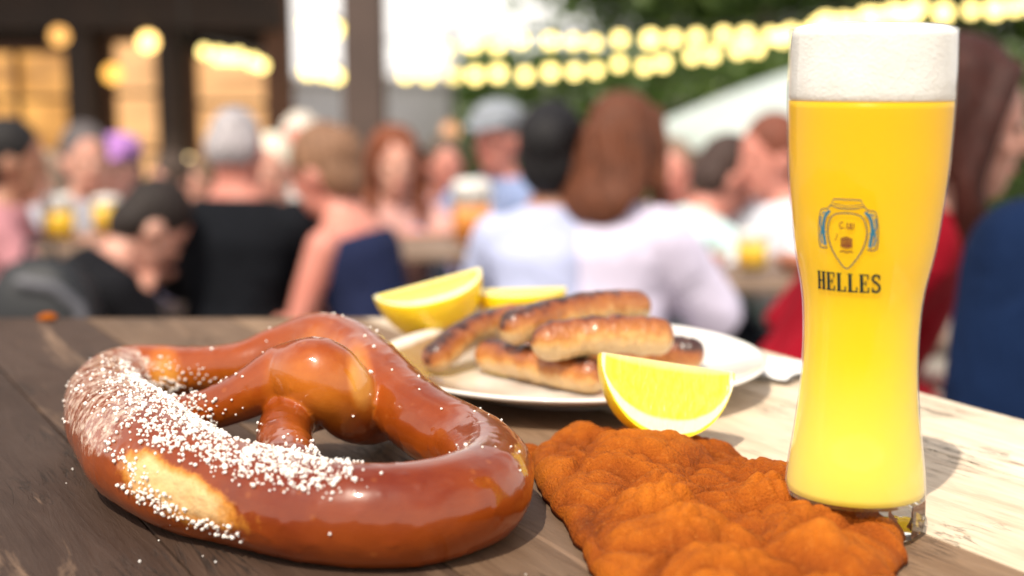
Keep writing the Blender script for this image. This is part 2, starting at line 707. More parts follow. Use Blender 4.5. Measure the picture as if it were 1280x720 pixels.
splitv = (1.15 * soft_blob(236, 622, 74, 27, 26) + 0.55 * soft_blob(180, 586, 40, 24, 45)) * front
salt_glarev = np.clip(blob(118, 500, 46, 74, 22) * 1.7 + 0.6 * blob(610, 535, 50, 20, 35) + 0.75 * blob(175, 455, 85, 18, -4) + 0.75 * blob(255, 525, 150, 26, 17) + 0.4 * blob(430, 575, 150, 14, 4), 0, 1) * np.clip((nor[:, 2] + 0.25) * 2, 0, 1) * 0.62
cov += nor * (np.clip(splitv, 0, 1) * np.array([0.0009 * noise.noise(Vector(p) * 120) + 0.0006 * noise.noise(Vector(p) * 300) for p in cov.astype(float)], np.float32))[:, None].astype(np.float32)
me.vertices.foreach_set('co', cov.astype(np.float32).ravel())
me.update()
set_attr(me, 'bake', bakev)
set_attr(me, 'split', splitv)
set_attr(me, 'dust', salt_glarev)

salt_m = N('salt')
salt_m = salt_m.done(salt_m.bsdf(salt_m.ramp(salt_m.noise(salt_m.coord(), 300, 2), [(0.3, (0.78, 0.70, 0.60)), (0.7, (0.93, 0.90, 0.86))]), 0.4,
                                 Subsurface_Weight=0.3, Subsurface_Radius=(0.002, 0.002, 0.002), Subsurface_Scale=1.0))
dens = (blob(275, 545, 150, 38, 19) * 1.0 + 0.5 * blob(360, 580, 70, 24, 10) + 0.55 * blob(180, 595, 60, 14, 40) + 0.9 * blob(235, 646, 80, 10, 24) + 0.25 * blob(160, 470, 80, 22) + 0.2 * blob(240, 470, 60, 12)
        + 0.35 * blob(190, 600, 24, 40, -40)) * front
dens *= np.clip(1.0 - 1.2 * blob(232, 610, 66, 22, 28), 0.05, 1) * np.clip(1.0 - 0.8 * blob(110, 500, 44, 60, 22), 0.1, 1)
dens *= 1.0 - np.clip(1.6 * blob(345, 528, 60, 28), 0, 0.93)
dens += 0.008 * (facing > 0.1) + 0.014 * (nor[:, 2] > 0.5)
dens = dens ** 1.5
ico = bmesh.new()
bmesh.ops.create_icosphere(ico, subdivisions=1, radius=1.0)
iv = [v.co.copy() for v in ico.verts]
ifc = [tuple(v.index for v in f.verts) for f in ico.faces]
ico.free()
rng = np.random.default_rng(5)
sm_ = MB()
spots_used = []
for r_, count in ((0.00122, 950), (0.0007, 2200)):
    idx = rng.choice(nv, size=count, p=dens / dens.sum())
    for i in idx:
        p = Vector(cov[i])
        if r_ > 0.001 and any((p - q).length < 0.0018 for q in spots_used):
            continue
        if r_ > 0.001:
            spots_used.append(p)
        rr = r_ * random.uniform(0.65, 1.25)
        rot = Matrix.Rotation(random.uniform(0, 6), 3, Vector((random.gauss(0, 1), random.gauss(0, 1), random.gauss(0, 1))).normalized())
        sc = Vector((random.uniform(0.75, 1.2), random.uniform(0.75, 1.2), random.uniform(0.7, 1.1)))
        c_ = p + Vector(nor[i]) * rr * 0.55
        sm_.add([c_ + rot @ Vector((a.x * sc.x * rr * random.uniform(0.8, 1.15), a.y * sc.y * rr, a.z * sc.z * rr)) for a in iv], ifc, False)
tag(sm_.build('coarse_salt', salt_m, pretz, recalc=False), kind='stuff')

fb = MB()
for i in range(18):
    px_, py_f = random.choice([(random.gauss(235, 60), random.gauss(690, 16)), (random.gauss(120, 40), random.gauss(610, 25)), (random.gauss(420, 160), random.gauss(708, 8)), (random.gauss(450, 40), random.gauss(560, 10))])
    p = on(px_, py_f, 0.0)
    rr = random.uniform(0.00035, 0.0012)
    rot = Matrix.Rotation(random.uniform(0, 6), 3, Vector((random.gauss(0, 1), random.gauss(0, 1), random.gauss(0, 1))).normalized())
    fb.add([Vector((p.x - pbase.x, p.y - pbase.y, rr * 0.8)) + rot @ Vector((a.x * rr * random.uniform(0.8, 1.2), a.y * rr, a.z * rr)) for a in iv], ifc, False)
fso = fb.build('fallen_salt', salt_m, recalc=False)
fso.location = (pbase.x, pbase.y, TOP + 0.0002)
tag(fso, 'loose salt grains scattered on the boards around the pretzel', 'salt', kind='stuff')

# ================================================================== SCHNITZEL
out_px = [(667, 590), (668, 566), (690, 549), (730, 539), (790, 541), (850, 548), (905, 561), (955, 588), (1010, 604), (1062, 622),
          (1102, 650), (1132, 682), (1128, 704), (1104, 722), (1128, 740), (1090, 768), (1000, 790), (900, 786), (825, 765), (768, 736), (726, 694), (708, 655), (688, 628)]
op = [on(a, b, 0.004) for a, b in out_px]
cen = Vector((sum(p.x for p in op) / len(op), sum(p.y for p in op) / len(op)))
oc = catmull([(p.x - cen.x, p.y - cen.y) for p in op], 16, True)
NT, NR = len(oc), 90
vs, lump_at = [], []
HS = 0.0245


def sch_h(x, y, s):
    p = Vector((x, y, 0.3))
    wq = p + Vector((noise.noise(p * 30), noise.noise(p * 30 + Vector((5, 9, 2))), 0)) * 0.012
    f1 = noise.voronoi(Vector((wq.x * 19, wq.y * 27, 0.5)))[0]
    pill = min(1.0, (f1[1] - f1[0]) * 1.25) ** 0.75
    f2 = noise.voronoi(Vector((wq.x * 75, wq.y * 85, 4.5)))[0]
    pil2 = min(1.0, (f2[1] - f2[0]) * 1.6) ** 0.6
    big = noise.noise(p * 26)
    fin = noise.noise(p * 330) * 0.05 + noise.noise(p * 750) * 0.035 + noise.noise(p * 1500) * 0.02
    prof = (1 - max(0, s) ** 4.5) ** 0.55
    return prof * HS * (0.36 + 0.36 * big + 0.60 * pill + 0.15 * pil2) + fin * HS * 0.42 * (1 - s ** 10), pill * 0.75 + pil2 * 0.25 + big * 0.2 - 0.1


for i in range(NR + 1):
    s = i / NR
    for j in range(NT):
        ang = j / NT
        w = 1 + 0.055 * noise.noise(Vector((math.cos(ang * 6.283) * 5, math.sin(ang * 6.283) * 5, 1.0))) + 0.020 * noise.noise(Vector((math.cos(ang * 6.283) * 16, math.sin(ang * 6.283) * 16, 5.0)))
        se = 1 - (1 - s) ** 1.35
        x, y = oc[j][0] * se * w, oc[j][1] * se * w
        h, lv = sch_h(x, y, se)
        # a rounded lip: the border curls under
        vs.append((x, y, max(0.0015, h + 0.003)))
        lump_at.append(lv)
fs = []
for i in range(NR):
    for j in range(NT):
        k2 = (j + 1) % NT
        fs.append((i * NT + j, (i + 1) * NT + j, (i + 1) * NT + k2, i * NT + k2))
b0 = len(vs)
for ins, z in ((1.0, 0.0006), (0.94, 0.0004)):
    for j in range(NT):
        x, y, _ = vs[NR * NT + j]
        vs.append((x * ins, y * ins, z))
        lump_at.append(-0.3)
for j in range(NT):
    k2 = (j + 1) % NT
    fs.append((NR * NT + j, b0 + j, b0 + k2, NR * NT + k2))
    fs.append((b0 + j, b0 + NT + j, b0 + NT + k2, b0 + k2))
fs.append(tuple(b0 + NT + j for j in reversed(range(NT))))
sch = MB()
sch.add(vs, fs, True)
k = N('fried_breading')
v = k.coord()
n1 = k.noise(v, 45, 5, 0.6)
cr = k.voro(v, 700)
n3 = k.noise(v, 900, 4, 0.7)
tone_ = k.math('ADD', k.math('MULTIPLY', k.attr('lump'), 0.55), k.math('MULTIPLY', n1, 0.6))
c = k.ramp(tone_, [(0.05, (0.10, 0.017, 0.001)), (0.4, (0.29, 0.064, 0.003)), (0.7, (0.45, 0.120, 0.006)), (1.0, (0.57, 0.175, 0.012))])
c = k.mix(k.math('MULTIPLY', k.gray(n3, 0.4, 0.72), 0.55), c, k.mix(1.0, c, (0.50, 0.40, 0.35), 'MULTIPLY'))
c = k.mix(k.math('MULTIPLY', k.gray(k.voro(v, 260), 0.32, 0.1), 0.10), c, (0.72, 0.30, 0.06))
hb = k.math('ADD', k.math('MULTIPLY', cr, 0.8), k.math('ADD', n3, k.math('MULTIPLY', k.noise(v, 240, 4), 0.9)))
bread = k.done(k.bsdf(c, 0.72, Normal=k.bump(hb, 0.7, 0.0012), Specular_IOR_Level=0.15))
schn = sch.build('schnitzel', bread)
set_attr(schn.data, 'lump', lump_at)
schn.location = (cen.x, cen.y, TOP + 0.0005)
tag(schn, 'large lumpy golden breaded schnitzel lying on the boards in front of the beer glass', 'schnitzel')
schn_pts = [(Vector(p) + schn.location) for p in vs[:(NR + 1) * NT]]


def crumb(px, py, r, label, mat, seed, flat=0.6):
    p = on(px, py)
    b = MB()
    bm = bmesh.new()
    bmesh.ops.create_icosphere(bm, subdivisions=3, radius=1)
    vv = []
    for q in bm.verts:
        d = q.co.normalized()
        w = r * (1 + 0.35 * noise.noise(d * 1.7 + Vector((seed, 0, 0))) + 0.15 * noise.noise(d * 5 + Vector((seed, 3, 0))))
        vv.append((d.x * w * 1.2, d.y * w, max(-0.55 * r * flat, d.z * w * flat) + 0.55 * r * flat + 0.0003))
    b.add(vv, [tuple(x.index for x in f.verts) for f in bm.faces])
    bm.free()
    o = b.build('breading_crumb', mat)
    o.location = (p.x, p.y, TOP)
    tag(o, label, 'crumb')
    return o


o = crumb(657, 574, 0.0085, 'knobbly breading crumb squeezed between the pretzel and the schnitzel', bread, 3)
set_attr(o.data, 'lump', [0.2] * len(o.data.vertices))
o = crumb(60, 400, 0.007, 'tiny orange crumb alone at the far left table edge', bread, 11)
set_attr(o.data, 'lump', [0.4] * len(o.data.vertices))

# ================================================================== PLATE
pc = on(712, 447, 0.020)
plate_c = Vector((pc.x, pc.y, TOP))
k = N('glazed_stoneware')
v = k.coord()
sep = k.n('ShaderNodeSeparateXYZ')
k.put(sep.inputs[0], v)
rad = k.math('SQRT', k.math('ADD', k.math('MULTIPLY', sep.outputs[0], sep.outputs[0]), k.math('MULTIPLY', sep.outputs[1], sep.outputs[1])))
wig = k.math('MULTIPLY', k.math('SUBTRACT', k.noise(v, 14, 4), 0.5), 0.02)
inside = k.gray(k.math('ADD', rad, wig), 0.1345, 0.129)
upper = k.gray(sep.outputs[2], 0.008, 0.0085)
shade_tint = k.gray(k.math('ADD', k.noise(v, 11, 4), k.math('MULTIPLY', sep.outputs[0], -2.2)), 0.48, 0.62)  # brown shade and reflection painted into the left of the plate
c = k.mix(k.math('MULTIPLY', k.math('MULTIPLY', inside, upper), k.math('ADD', k.math('MULTIPLY', shade_tint, 0.8), 0.10)), (0.80, 0.77, 0.72), (0.20, 0.09, 0.035))
c = k.mix(k.math('MULTIPLY', k.gray(k.noise(v, 60, 5), 0.55, 0.7), 0.2), c, (0.5, 0.42, 0.34))
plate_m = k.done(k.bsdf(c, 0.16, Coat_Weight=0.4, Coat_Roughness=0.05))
pl = MB()
prof = [(0.0, 0.001), (0.0, 0.078), (0.0015, 0.082), (0.004, 0.084), (0.006, 0.092), (0.011, 0.112), (0.0165, 0.130), (0.0195, 0.1385), (0.0208, 0.1405), (0.0222, 0.1408), (0.0230, 0.1392),
        (0.0222, 0.1372), (0.0185, 0.127), (0.0138, 0.112), (0.0108, 0.1), (0.0098, 0.09), (0.0096, 0.06), (0.0096, 0.001)]
pl.lathe(prof, 96, cap=True)
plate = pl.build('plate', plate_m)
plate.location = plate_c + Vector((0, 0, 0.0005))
tag(plate, 'round white-rimmed plate holding grilled sausages and lemon wedges', 'plate')

# ================================================================== SAUSAGES
k = N('grilled_sausage')
v = k.coord()
n1 = k.noise(v, 62, 7, 0.68)
n2 = k.noise(v, 180, 4, 0.6)
f = k.math('ADD', k.attr('brown'), k.math('MULTIPLY', k.math('SUBTRACT', n1, 0.5), 1.0))
c = k.ramp(f, [(0.02, (0.60, 0.40, 0.18)), (0.25, (0.55, 0.29, 0.085)), (0.40, (0.42, 0.15, 0.026)), (0.72, (0.24, 0.058, 0.010)), (0.86, (0.045, 0.012, 0.006))])
c = k.mix(k.math('MULTIPLY', k.gray(k.voro(v, 140), 0.3, 0.12), 0.3), c, (0.30, 0.11, 0.03))
saus_m = k.done(k.bsdf(c, k.math('ADD', 0.24, k.math('MULTIPLY', n2, 0.2)), Normal=k.bump(k.math('ADD', n2, k.math('MULTIPLY', n1, 0.8)), 0.75, 0.0022),
                       Coat_Weight=0.35, Coat_Roughness=0.18, Subsurface_Weight=0.1, Subsurface_Radius=(0.01, 0.005, 0.002), Subsurface_Scale=0.5))


def sausage(p0, p1, sag, r, label, seed, dark=0.0, roll=0.0):
    a, b = on(*p0), on(*p1)
    mid = (a + b) / 2 + Vector(sag)
    pts = catmull([tuple(a), tuple((a + mid) / 2 + Vector(sag) * 0.25), tuple(mid), tuple((b + mid) / 2 + Vector(sag) * 0.25), tuple(b)], 14)
    r *= 0.93
    n, seg = len(pts), 28
    base = Vector((mid.x, mid.y, min(a.z, b.z, mid.z) - r))
    P = [Vector(p) for p in pts]
    rows, br = [], []
    ends = [(-1.0, 0.10), (-0.97, 0.30), (-0.86, 0.55), (-0.62, 0.80), (-0.3, 0.95)]
    seq = [(P[0] + (P[0] - P[1]).normalized() * (-e * r * 0.85), q, 0) for e, q in ends]
    seq = [(P[0] + (P[0] - P[1]).normalized() * (abs(e) * r * 0.9), q, 0) for e, q in ends]
    seq += [(p, 1.0, i / (n - 1)) for i, p in enumerate(P)]
    seq += [(P[-1] + (P[-1] - P[-2]).normalized() * (abs(e) * r * 0.9), q, 1) for e, q in reversed(ends)]
    for i, (c_, q, tt) in enumerate(seq):
        t = (seq[min(i + 1, len(seq) - 1)][0] - seq[max(i - 1, 0)][0]).normalized()
        u = Vector((0, 0, 1))
        u = (u - t * u.dot(t)).normalized()
        s_ = t.cross(u)
        row = []
        for j in range(seg):
            th = 2 * math.pi * j / seg
            d = s_ * math.cos(th) + u * math.sin(th)
            lum = 1 + 0.10 * noise.noise(Vector((i * 0.16, math.cos(th), math.sin(th) + seed))) + 0.045 * noise.noise(Vector((i * 0.5, math.cos(th) * 2, math.sin(th) * 2 + seed))) + 0.008 * math.sin(i * 1.3 + seed)
            row.append(c_ + d * (r * q * lum) - base)
            br.append(0.60 * (math.sin(th + roll)) + 0.15 + dark + 0.05 + (0.08 if q < 0.35 else 0))
        rows.append(row)
    b_ = MB()
    b_.rings(rows)
    o = b_.build('sausage', saus_m)
    set_attr(o.data, 'brown', br)
    o.location = base
    tag(o, label, 'sausage', 'grilled sausages heaped on the plate')
    return o


sausage((546, 447, 0.0235), (655, 398, 0.040), (-0.004, 0.0, 0.006), 0.0122, 'sausage at the left of the heap with its blunt end pointing at the pretzel', 1, 0.06)
sausage((645, 409, 0.050), (793, 384, 0.053), (0, 0.0, 0.004), 0.0138, 'charred topmost sausage of the heap on the plate', 2, 0.06)
sausage((686, 427, 0.046), (820, 421, 0.046), (0, 0, 0.003), 0.0142, 'pale sausage with browned top lying just below the topmost one', 3, 0.0)
sausage((615, 444, 0.0235), (738, 470, 0.0225), (0, -0.004, 0.001), 0.0132, 'lowest front sausage partly behind the standing lemon wedge', 4, 0.10)
sausage((755, 441, 0.024), (862, 441, 0.024), (0, 0.0, 0.001), 0.0128, 'darkest browned sausage at the right end of the heap', 5, 0.36)
sausage((664, 416, 0.0225), (790, 414, 0.0225), (0, 0.004, 0), 0.0125, 'sausage buried at the back bottom of the heap', 6, 0.2)
sausage((650, 438, 0.0225), (775, 436, 0.0225), (0, 0.0, 0), 0.0122, 'shaded sausage in the middle bottom of the heap', 7, 0.15)

# ================================================================== LEMONS
k = N('lemon')
v = k.coord()
rho = k.attr('rho')
n1 = k.noise(v, 70, 4)
xx = k.attr('along')
rind = k.ramp(k.noise(v, 30, 3), [(0.3, (0.90, 0.60, 0.006)), (0.7, (0.96, 0.72, 0.015))])
cmb = k.n('ShaderNodeCombineXYZ')
k.put(cmb.inputs[0], k.math('MULTIPLY', xx, 330.0))
k.put(cmb.inputs[1], k.math('MULTIPLY', rho, 5.0))
ves = k.noise(cmb.outputs[0], 1.0, 4, 0.55, 0.7)
flesh = k.ramp(ves, [(0.3, (0.80, 0.55, 0.015)), (0.7, (0.88, 0.71, 0.085))])
pith = (0.80, 0.73, 0.50)
fz = k.math('ADD', rho, k.math('MULTIPLY', k.math('SUBTRACT', n1, 0.5), 0.06))
c = k.mix(k.gray(fz, 0.74, 0.79), flesh, pith)
c = k.mix(k.gray(fz, 0.935, 0.955), c, rind)
rib = k.math('MULTIPLY', k.attr('core'), 0.7)
c = k.mix(rib, c, pith)
cut = k.attr('cut')
c = k.mix(cut, rind, c)
pores = k.voro(v, 520)
hb = k.mix(cut, pores, k.math('MULTIPLY', ves, 2.2))
lemon_m = k.done(k.bsdf(c, k.math('ADD', 0.34, k.math('MULTIPLY', cut, -0.08)), Normal=k.bump(hb, 0.4, 0.0012), Coat_Weight=0.35, Coat_Roughness=0.15,
                        Subsurface_Weight=0.45, Subsurface_Radius=(0.012, 0.009, 0.003), Subsurface_Scale=1.0))


def lemon_wedge(name, L, Rr, ang, label):
    """lengthwise wedge: axis along X at the origin, the sector opens downwards; 'ang' is its angle"""
    nx, nr, na = 44, 16, 24
    vs, fs, rho_, cut_, core_ = [], [], [], [], []

    def rr(x):
        u = max(-1, min(1, x / (L / 2)))
        return Rr * max(0.0, (1 - abs(u) ** 2.3)) ** 0.62 + 0.0012
    xs = [-L / 2 + L * (0.5 - 0.5 * math.cos(math.pi * i / nx)) for i in range(nx + 1)]
    for side in (0, 1):                       # the two cut faces
        th = -math.pi / 2 + (ang / 2 if side == 0 else -ang / 2)
        b0_ = len(vs)
        for i, x in enumerate(xs):
            for q in range(nr + 1):
                s = q / nr
                r = rr(x) * s
                # slight hollow of the flesh
                inn = 0.0009 * math.sin(math.pi * min(1, s / 0.74)) if s < 0.74 else 0
                nx_ = (math.cos(th + (-math.pi / 2 if side == 0 else math.pi / 2)), math.sin(th + (-math.pi / 2 if side == 0 else math.pi / 2)))
                vs.append((x, r * math.cos(th) + nx_[0] * inn, r * math.sin(th) + nx_[1] * inn))
                u = abs(x) / (L / 2)
                rho_.append(max(s, s * 0 + (u ** 3.5)) if s > 0 else u ** 3.5)
                cut_.append(1.0)
                core_.append(max(0.0, 1 - abs(s - 0.02) / 0.10))
        for i in range(nx):
            for q in range(nr):
                a = b0_ + i * (nr + 1) + q
                f_ = (a, a + 1, a + nr + 2, a + nr + 1)
                fs.append(f_ if side == 0 else f_[::-1])
    b0_ = len(vs)
    for i, x in enumerate(xs):
        for q in range(na + 1):
            th = -math.pi / 2 + ang / 2 - ang * q / na
            r = rr(x)
            vs.append((x, r * math.cos(th), r * math.sin(th)))
            rho_.append(1.0)
            cut_.append(0.0)
            core_.append(0.0)
    for i in range(nx):
        for q in range(na):
            a = b0_ + i * (na + 1) + q
            fs.append((a, a + 1, a + na + 2, a + na + 1))
    b = MB()
    b.add(vs, fs)
    me = b.mesh(name)
    o = bpy.data.objects.new(name, me)
    COL.objects.link(o)
    me.materials.append(lemon_m)
    set_attr(me, 'rho', rho_)
    set_attr(me, 'along', [p[0] for p in vs])
    set_attr(me, 'cut', cut_)
    set_attr(me, 'core', core_)
    tag(o, label, 'lemon wedge')
    return o


def place(o, p, rx, ry, rz):
    o.matrix_world = Matrix.Translation(p) @ Matrix.Rotation(R(rz), 4, 'Z') @ Matrix.Rotation(R(ry), 4, 'Y') @ Matrix.Rotation(R(rx), 4, 'X')


lw = lemon_wedge('lemon_wedge', 0.084, 0.044, R(96), 'lemon wedge standing on the back edge of the schnitzel')
place(lw, on(836, 453, 0.056), 20, 11, 12)
l2 = lemon_wedge('lemon_wedge', 0.090, 0.046, R(140), 'big lemon wedge at the back left of the plate, its pale flesh upward')
place(l2, on(534, 352, 0.056), -9, -13, 14)
l3 = lemon_wedge('lemon_wedge', 0.080, 0.036, R(100), 'low lemon wedge behind the sausages, right of the bigger pale wedge')
place(l3, on(648, 360, 0.046), -38, -1, 4)

# ================================================================== NAPKIN
k = N('napkin_paper')
v = k.coord()
nap_m = k.done(k.bsdf(k.ramp(k.noise(v, 60, 3), [(0.3, (0.78, 0.77, 0.75)), (0.7, (0.86, 0.85, 0.83))]), 0.85, Normal=k.bump(k.voro(v, 500), 0.25, 0.0006)))
npc = on(905, 462)
nb = MB()
GN = 40
grid, gf = [], []
for layer in range(2):
    o0 = len(grid)
    for i in range(GN + 1):
        for j in range(GN + 1):
            x, y = (i / GN - 0.5) * 0.085, (j / GN - 0.5) * 0.07
            z = 0.0015 + layer * 0.0022 + 0.012 * layer * max(0, noise.noise(Vector((x * 26, y * 26, 4.0 + layer)))) + 0.004 * max(0, noise.noise(Vector((x * 60, y * 60, 2))))
            grid.append((x + 0.004 * layer, y - 0.003 * layer, z))
    for i in range(GN):
        for j in range(GN):
            a = o0 + i * (GN + 1) + j
            gf.append((a, a + 1, a + GN + 2, a + GN + 1))
nb.add(grid, gf)
nap = nb.build('napkin', nap_m)
nap.location = (npc.x + 0.022, npc.y - 0.0, TOP)
nap.rotation_euler = (0, 0, R(-38))
tag(nap, 'crumpled white paper napkin beside the right rim of the plate', 'napkin')

# ================================================================== BEER GLASS
gb = on(1066, 660)
S_ = 1 / 2592.0
PROF = [(0.0, 0.0318), (0.0015, 0.0332), (0.010, 0.0343), (0.020, 0.0341), (0.0336, 0.0330), (0.0586, 0.0296), (0.0818, 0.0279), (0.101, 0.0278), (0.1184, 0.0291),
        (0.1397, 0.0333), (0.159, 0.0358), (0.178, 0.0376), (0.205, 0.0388), (0.225, 0.0389), (0.243, 0.0385)]
PROF = [tuple(p) for p in catmull(PROF, 6)]


def prof_r(z):
    for (z0, r0), (z1, r1) in zip(PROF, PROF[1:]):
        if z0 <= z <= z1 and z1 > z0:
            return r0 + (r1 - r0) * (z - z0) / (z1 - z0)
    return PROF[-1][1]


glass = empty('beer_glass', (gb.x, gb.y, TOP + 0.0005))
tag(glass, 'tall waisted glass of cloudy yellow beer with white foam and a blue crest', 'beer glass')
ZB, ZBEER, ZTOP = 0.0190, 0.2100, 0.243
# walls
k = N('clear_glass_wall')
v = k.coord()
tr = k.n('ShaderNodeBsdfTransparent')
tr.inputs['Color'].default_value = (0.985, 0.99, 0.985, 1)
gl = k.n('ShaderNodeBsdfGlossy')
gl.inputs['Roughness'].default_value = 0.03
k.put(gl.inputs['Normal'], k.bump(k.noise(v, 30, 2), 0.03, 0.002))
geo_ = k.n('ShaderNodeNewGeometry')
fr = k.n('ShaderNodeFresnel')
fr.inputs['IOR'].default_value = 1.5
mist = k.n('ShaderNodeBsdfDiffuse')
mist.inputs['Color'].default_value = (0.92, 0.92, 0.88, 1)
mist2 = k.n('ShaderNodeBsdfTranslucent')
mist2.inputs['Color'].default_value = (0.92, 0.92, 0.88, 1)
ms = k.mixsh(0.5, mist, mist2)
lw_ = k.n('ShaderNodeLayerWeight')
lw_.inputs['Blend'].default_value = 0.35
sepz = k.n('ShaderNodeSeparateXYZ')
k.put(sepz.inputs[0], v)
low = k.gray(sepz.outputs[2], 0.17, 0.03)
fog = k.math('MULTIPLY', k.math('ADD', k.math('MULTIPLY', lw_.outputs['Facing'], 0.5), 0.0), k.math('ADD', k.math('MULTIPLY', low, 0.68), 0.32))
fog = k.math('MULTIPLY', fog, k.ramp(k.noise(v, 120, 5), [(0.3, (0.75, 0.75, 0.75)), (0.7, (1, 1, 1))]))
a_ = k.mixsh(fog, tr, ms)
wall_m = k.done(k.mixsh(k.math('MULTIPLY', fr.outputs[0], k.math('SUBTRACT', 1.0, geo_.outputs['Backfacing'])), a_, gl))
wl = MB()
op_ = [p for p in PROF if p[0] >= ZB]
ip_ = [(z, r - 0.0013) for z, r in PROF if z >= ZTOP - 0.001]
lipz = ZTOP
wl.lathe([(ZB, prof_r(ZB))] + op_[1:] + [(lipz + 0.0009, prof_r(lipz) - 0.0004), (lipz + 0.0009, prof_r(lipz) - 0.0013)] + list(reversed(ip_)), 96)
wl.build('glass_wall', wall_m, glass)
# solid base, faceted
k = N('thick_glass')
base_m = k.done(k.bsdf((0.97, 0.99, 0.98), 0.03, Transmission_Weight=1.0, IOR=1.5, Normal=k.bump(k.noise(k.coord(), 40, 2), 0.12, 0.002)))
bs = MB()
bs.lathe([(0.0, 0.0002), (0.0, 0.0290), (0.0012, 0.0314)] + [(z, r) for z, r in PROF if 0.0015 < z < ZB] + [(ZB, prof_r(ZB)), (ZB + 0.0006, prof_r(ZB) - 0.002), (ZB - 0.002, 0.02), (ZB - 0.003, 0.0002)], 14, cap=True, smooth=False)
bs.build('glass_base', base_m, glass)
# beer
k = N('cloudy_beer')
v = k.coord()
sepz = k.n('ShaderNodeSeparateXYZ')
k.put(sepz.inputs[0], v)
hz = k.math('ADD', k.math('MULTIPLY', sepz.outputs[2], 5.0), k.math('MULTIPLY', k.math('SUBTRACT', k.noise(v, 22, 3), 0.5), 0.12))
c = k.ramp(hz, [(0.10, (1.0, 0.88, 0.16)), (0.45, (1.0, 0.78, 0.018)), (0.98, (1.0, 0.66, 0.003))])
df = k.bsdf(c, 0.35, Subsurface_Weight=0.3, Subsurface_Radius=(0.03, 0.02, 0.004), Subsurface_Scale=1.0, Specular_IOR_Level=0.2)
tl = k.n('ShaderNodeBsdfTranslucent')
k.put(tl.inputs['Color'], c)
beer_m = k.done(k.mixsh(0.45, df, tl))
be = MB()
bp = [(z, prof_r(z) - 0.0010) for z in np.linspace(ZB + 0.0015, ZBEER, 60)]
be.lathe([(bp[0][0], 0.0003)] + [(bp[0][0], bp[0][1] - 0.002)] + bp + [(ZBEER, 0.0003)], 96, cap=True)
be.build('beer', beer_m, glass)
# foam
k = N('beer_foam')
v = k.coord()
fo = k.voro(v, 900)
foam_m = k.done(k.bsdf(k.ramp(k.noise(v, 60, 4), [(0.3, (0.66, 0.63, 0.58)), (0.7, (0.75, 0.73, 0.69))]), 0.75, Subsurface_Weight=0.3, Subsurface_Radius=(0.01, 0.009, 0.007), Subsurface_Scale=1.0,
                         Normal=k.bump(k.math('ADD', fo, k.noise(v, 300, 3)), 0.5, 0.0008)))
fm = MB()
fp = [(ZBEER + 0.0003, 0.0003), (ZBEER + 0.0003, prof_r(ZBEER) - 0.0016), (ZBEER + 0.001, prof_r(ZBEER) - 0.0010)] + [(z, prof_r(z) - 0.0010) for z in np.linspace(ZBEER + 0.004, ZTOP - 0.0006, 12)]
rt = prof_r(ZTOP) - 0.0016
for a in range(0, 91, 9):
    fp.append((ZTOP - 0.0006 + 0.0028 * math.sin(R(a)), rt - 0.007 + 0.007 * math.cos(R(a))))
fp += [(ZTOP + 0.0029, rt * 0.6), (ZTOP + 0.0031, 0.0003)]
fm.lathe(fp, 96, cap=True)
fm.build('foam', foam_m, glass)

# crest and lettering printed on the glass
cam_ang = math.atan2(-gb.y, -gb.x)             # direction of the glass front
C0 = cam_ang - R(13.5)


def on_glass(u, z, lift=0.00025):
    r = prof_r(z) + lift
    a = C0 + u / prof_r(z)
    return Vector((r * math.cos(a), r * math.sin(a), z))


class Print:
    def __init__(self):
        self.b = MB()

    def rect(self, u0, v0, u1, v1, shear=0.0, n=4):
        vs = []
        for i in range(n + 1):
            u = u0 + (u1 - u0) * i / n
            vs += [on_glass(u, v0), on_glass(u, v1)]
        self.b.add(vs, [(2 * i, 2 * i + 2, 2 * i + 3, 2 * i + 1) for i in range(n)])

    def stroke(self, pts, w, closed=False, smooth=6):
        if smooth:
            pts = [tuple(p) for p in catmull(pts, smooth, closed)]
        n = len(pts)
        vs = []
        for i in range(n):
            a = pts[(i - 1) % n] if closed else pts[max(i - 1, 0)]
            b = pts[(i + 1) % n] if closed else pts[min(i + 1, n - 1)]
            d = Vector((b[0] - a[0], b[1] - a[1]))
            d = d.normalized() if d.length > 0 else Vector((1, 0))
            p = (-d.y * w / 2, d.x * w / 2)
            vs += [on_glass(pts[i][0] + p[0], pts[i][1] + p[1]), on_glass(pts[i][0] - p[0], pts[i][1] - p[1])]
        m = n if closed else n - 1
        self.b.add(vs, [(2 * i, 2 * i + 1, 2 * ((i + 1) % n) + 1, 2 * ((i + 1) % n)) for i in range(m)])


blue = simple('crest_blue', (0.012, 0.055, 0.10), 0.4)
teal = simple('crest_teal', (0.02, 0.17, 0.26), 0.4)
brown = simple('crest_brown', (0.16, 0.035, 0.02), 0.4)
ink = simple('lettering_green', (0.008, 0.028, 0.022), 0.4)
mm = 0.001
EZ = 0.1500                                     # crest centre height
cr1 = Print()


def E(pts):
    return [(a * mm, EZ + b * mm) for a, b in pts]


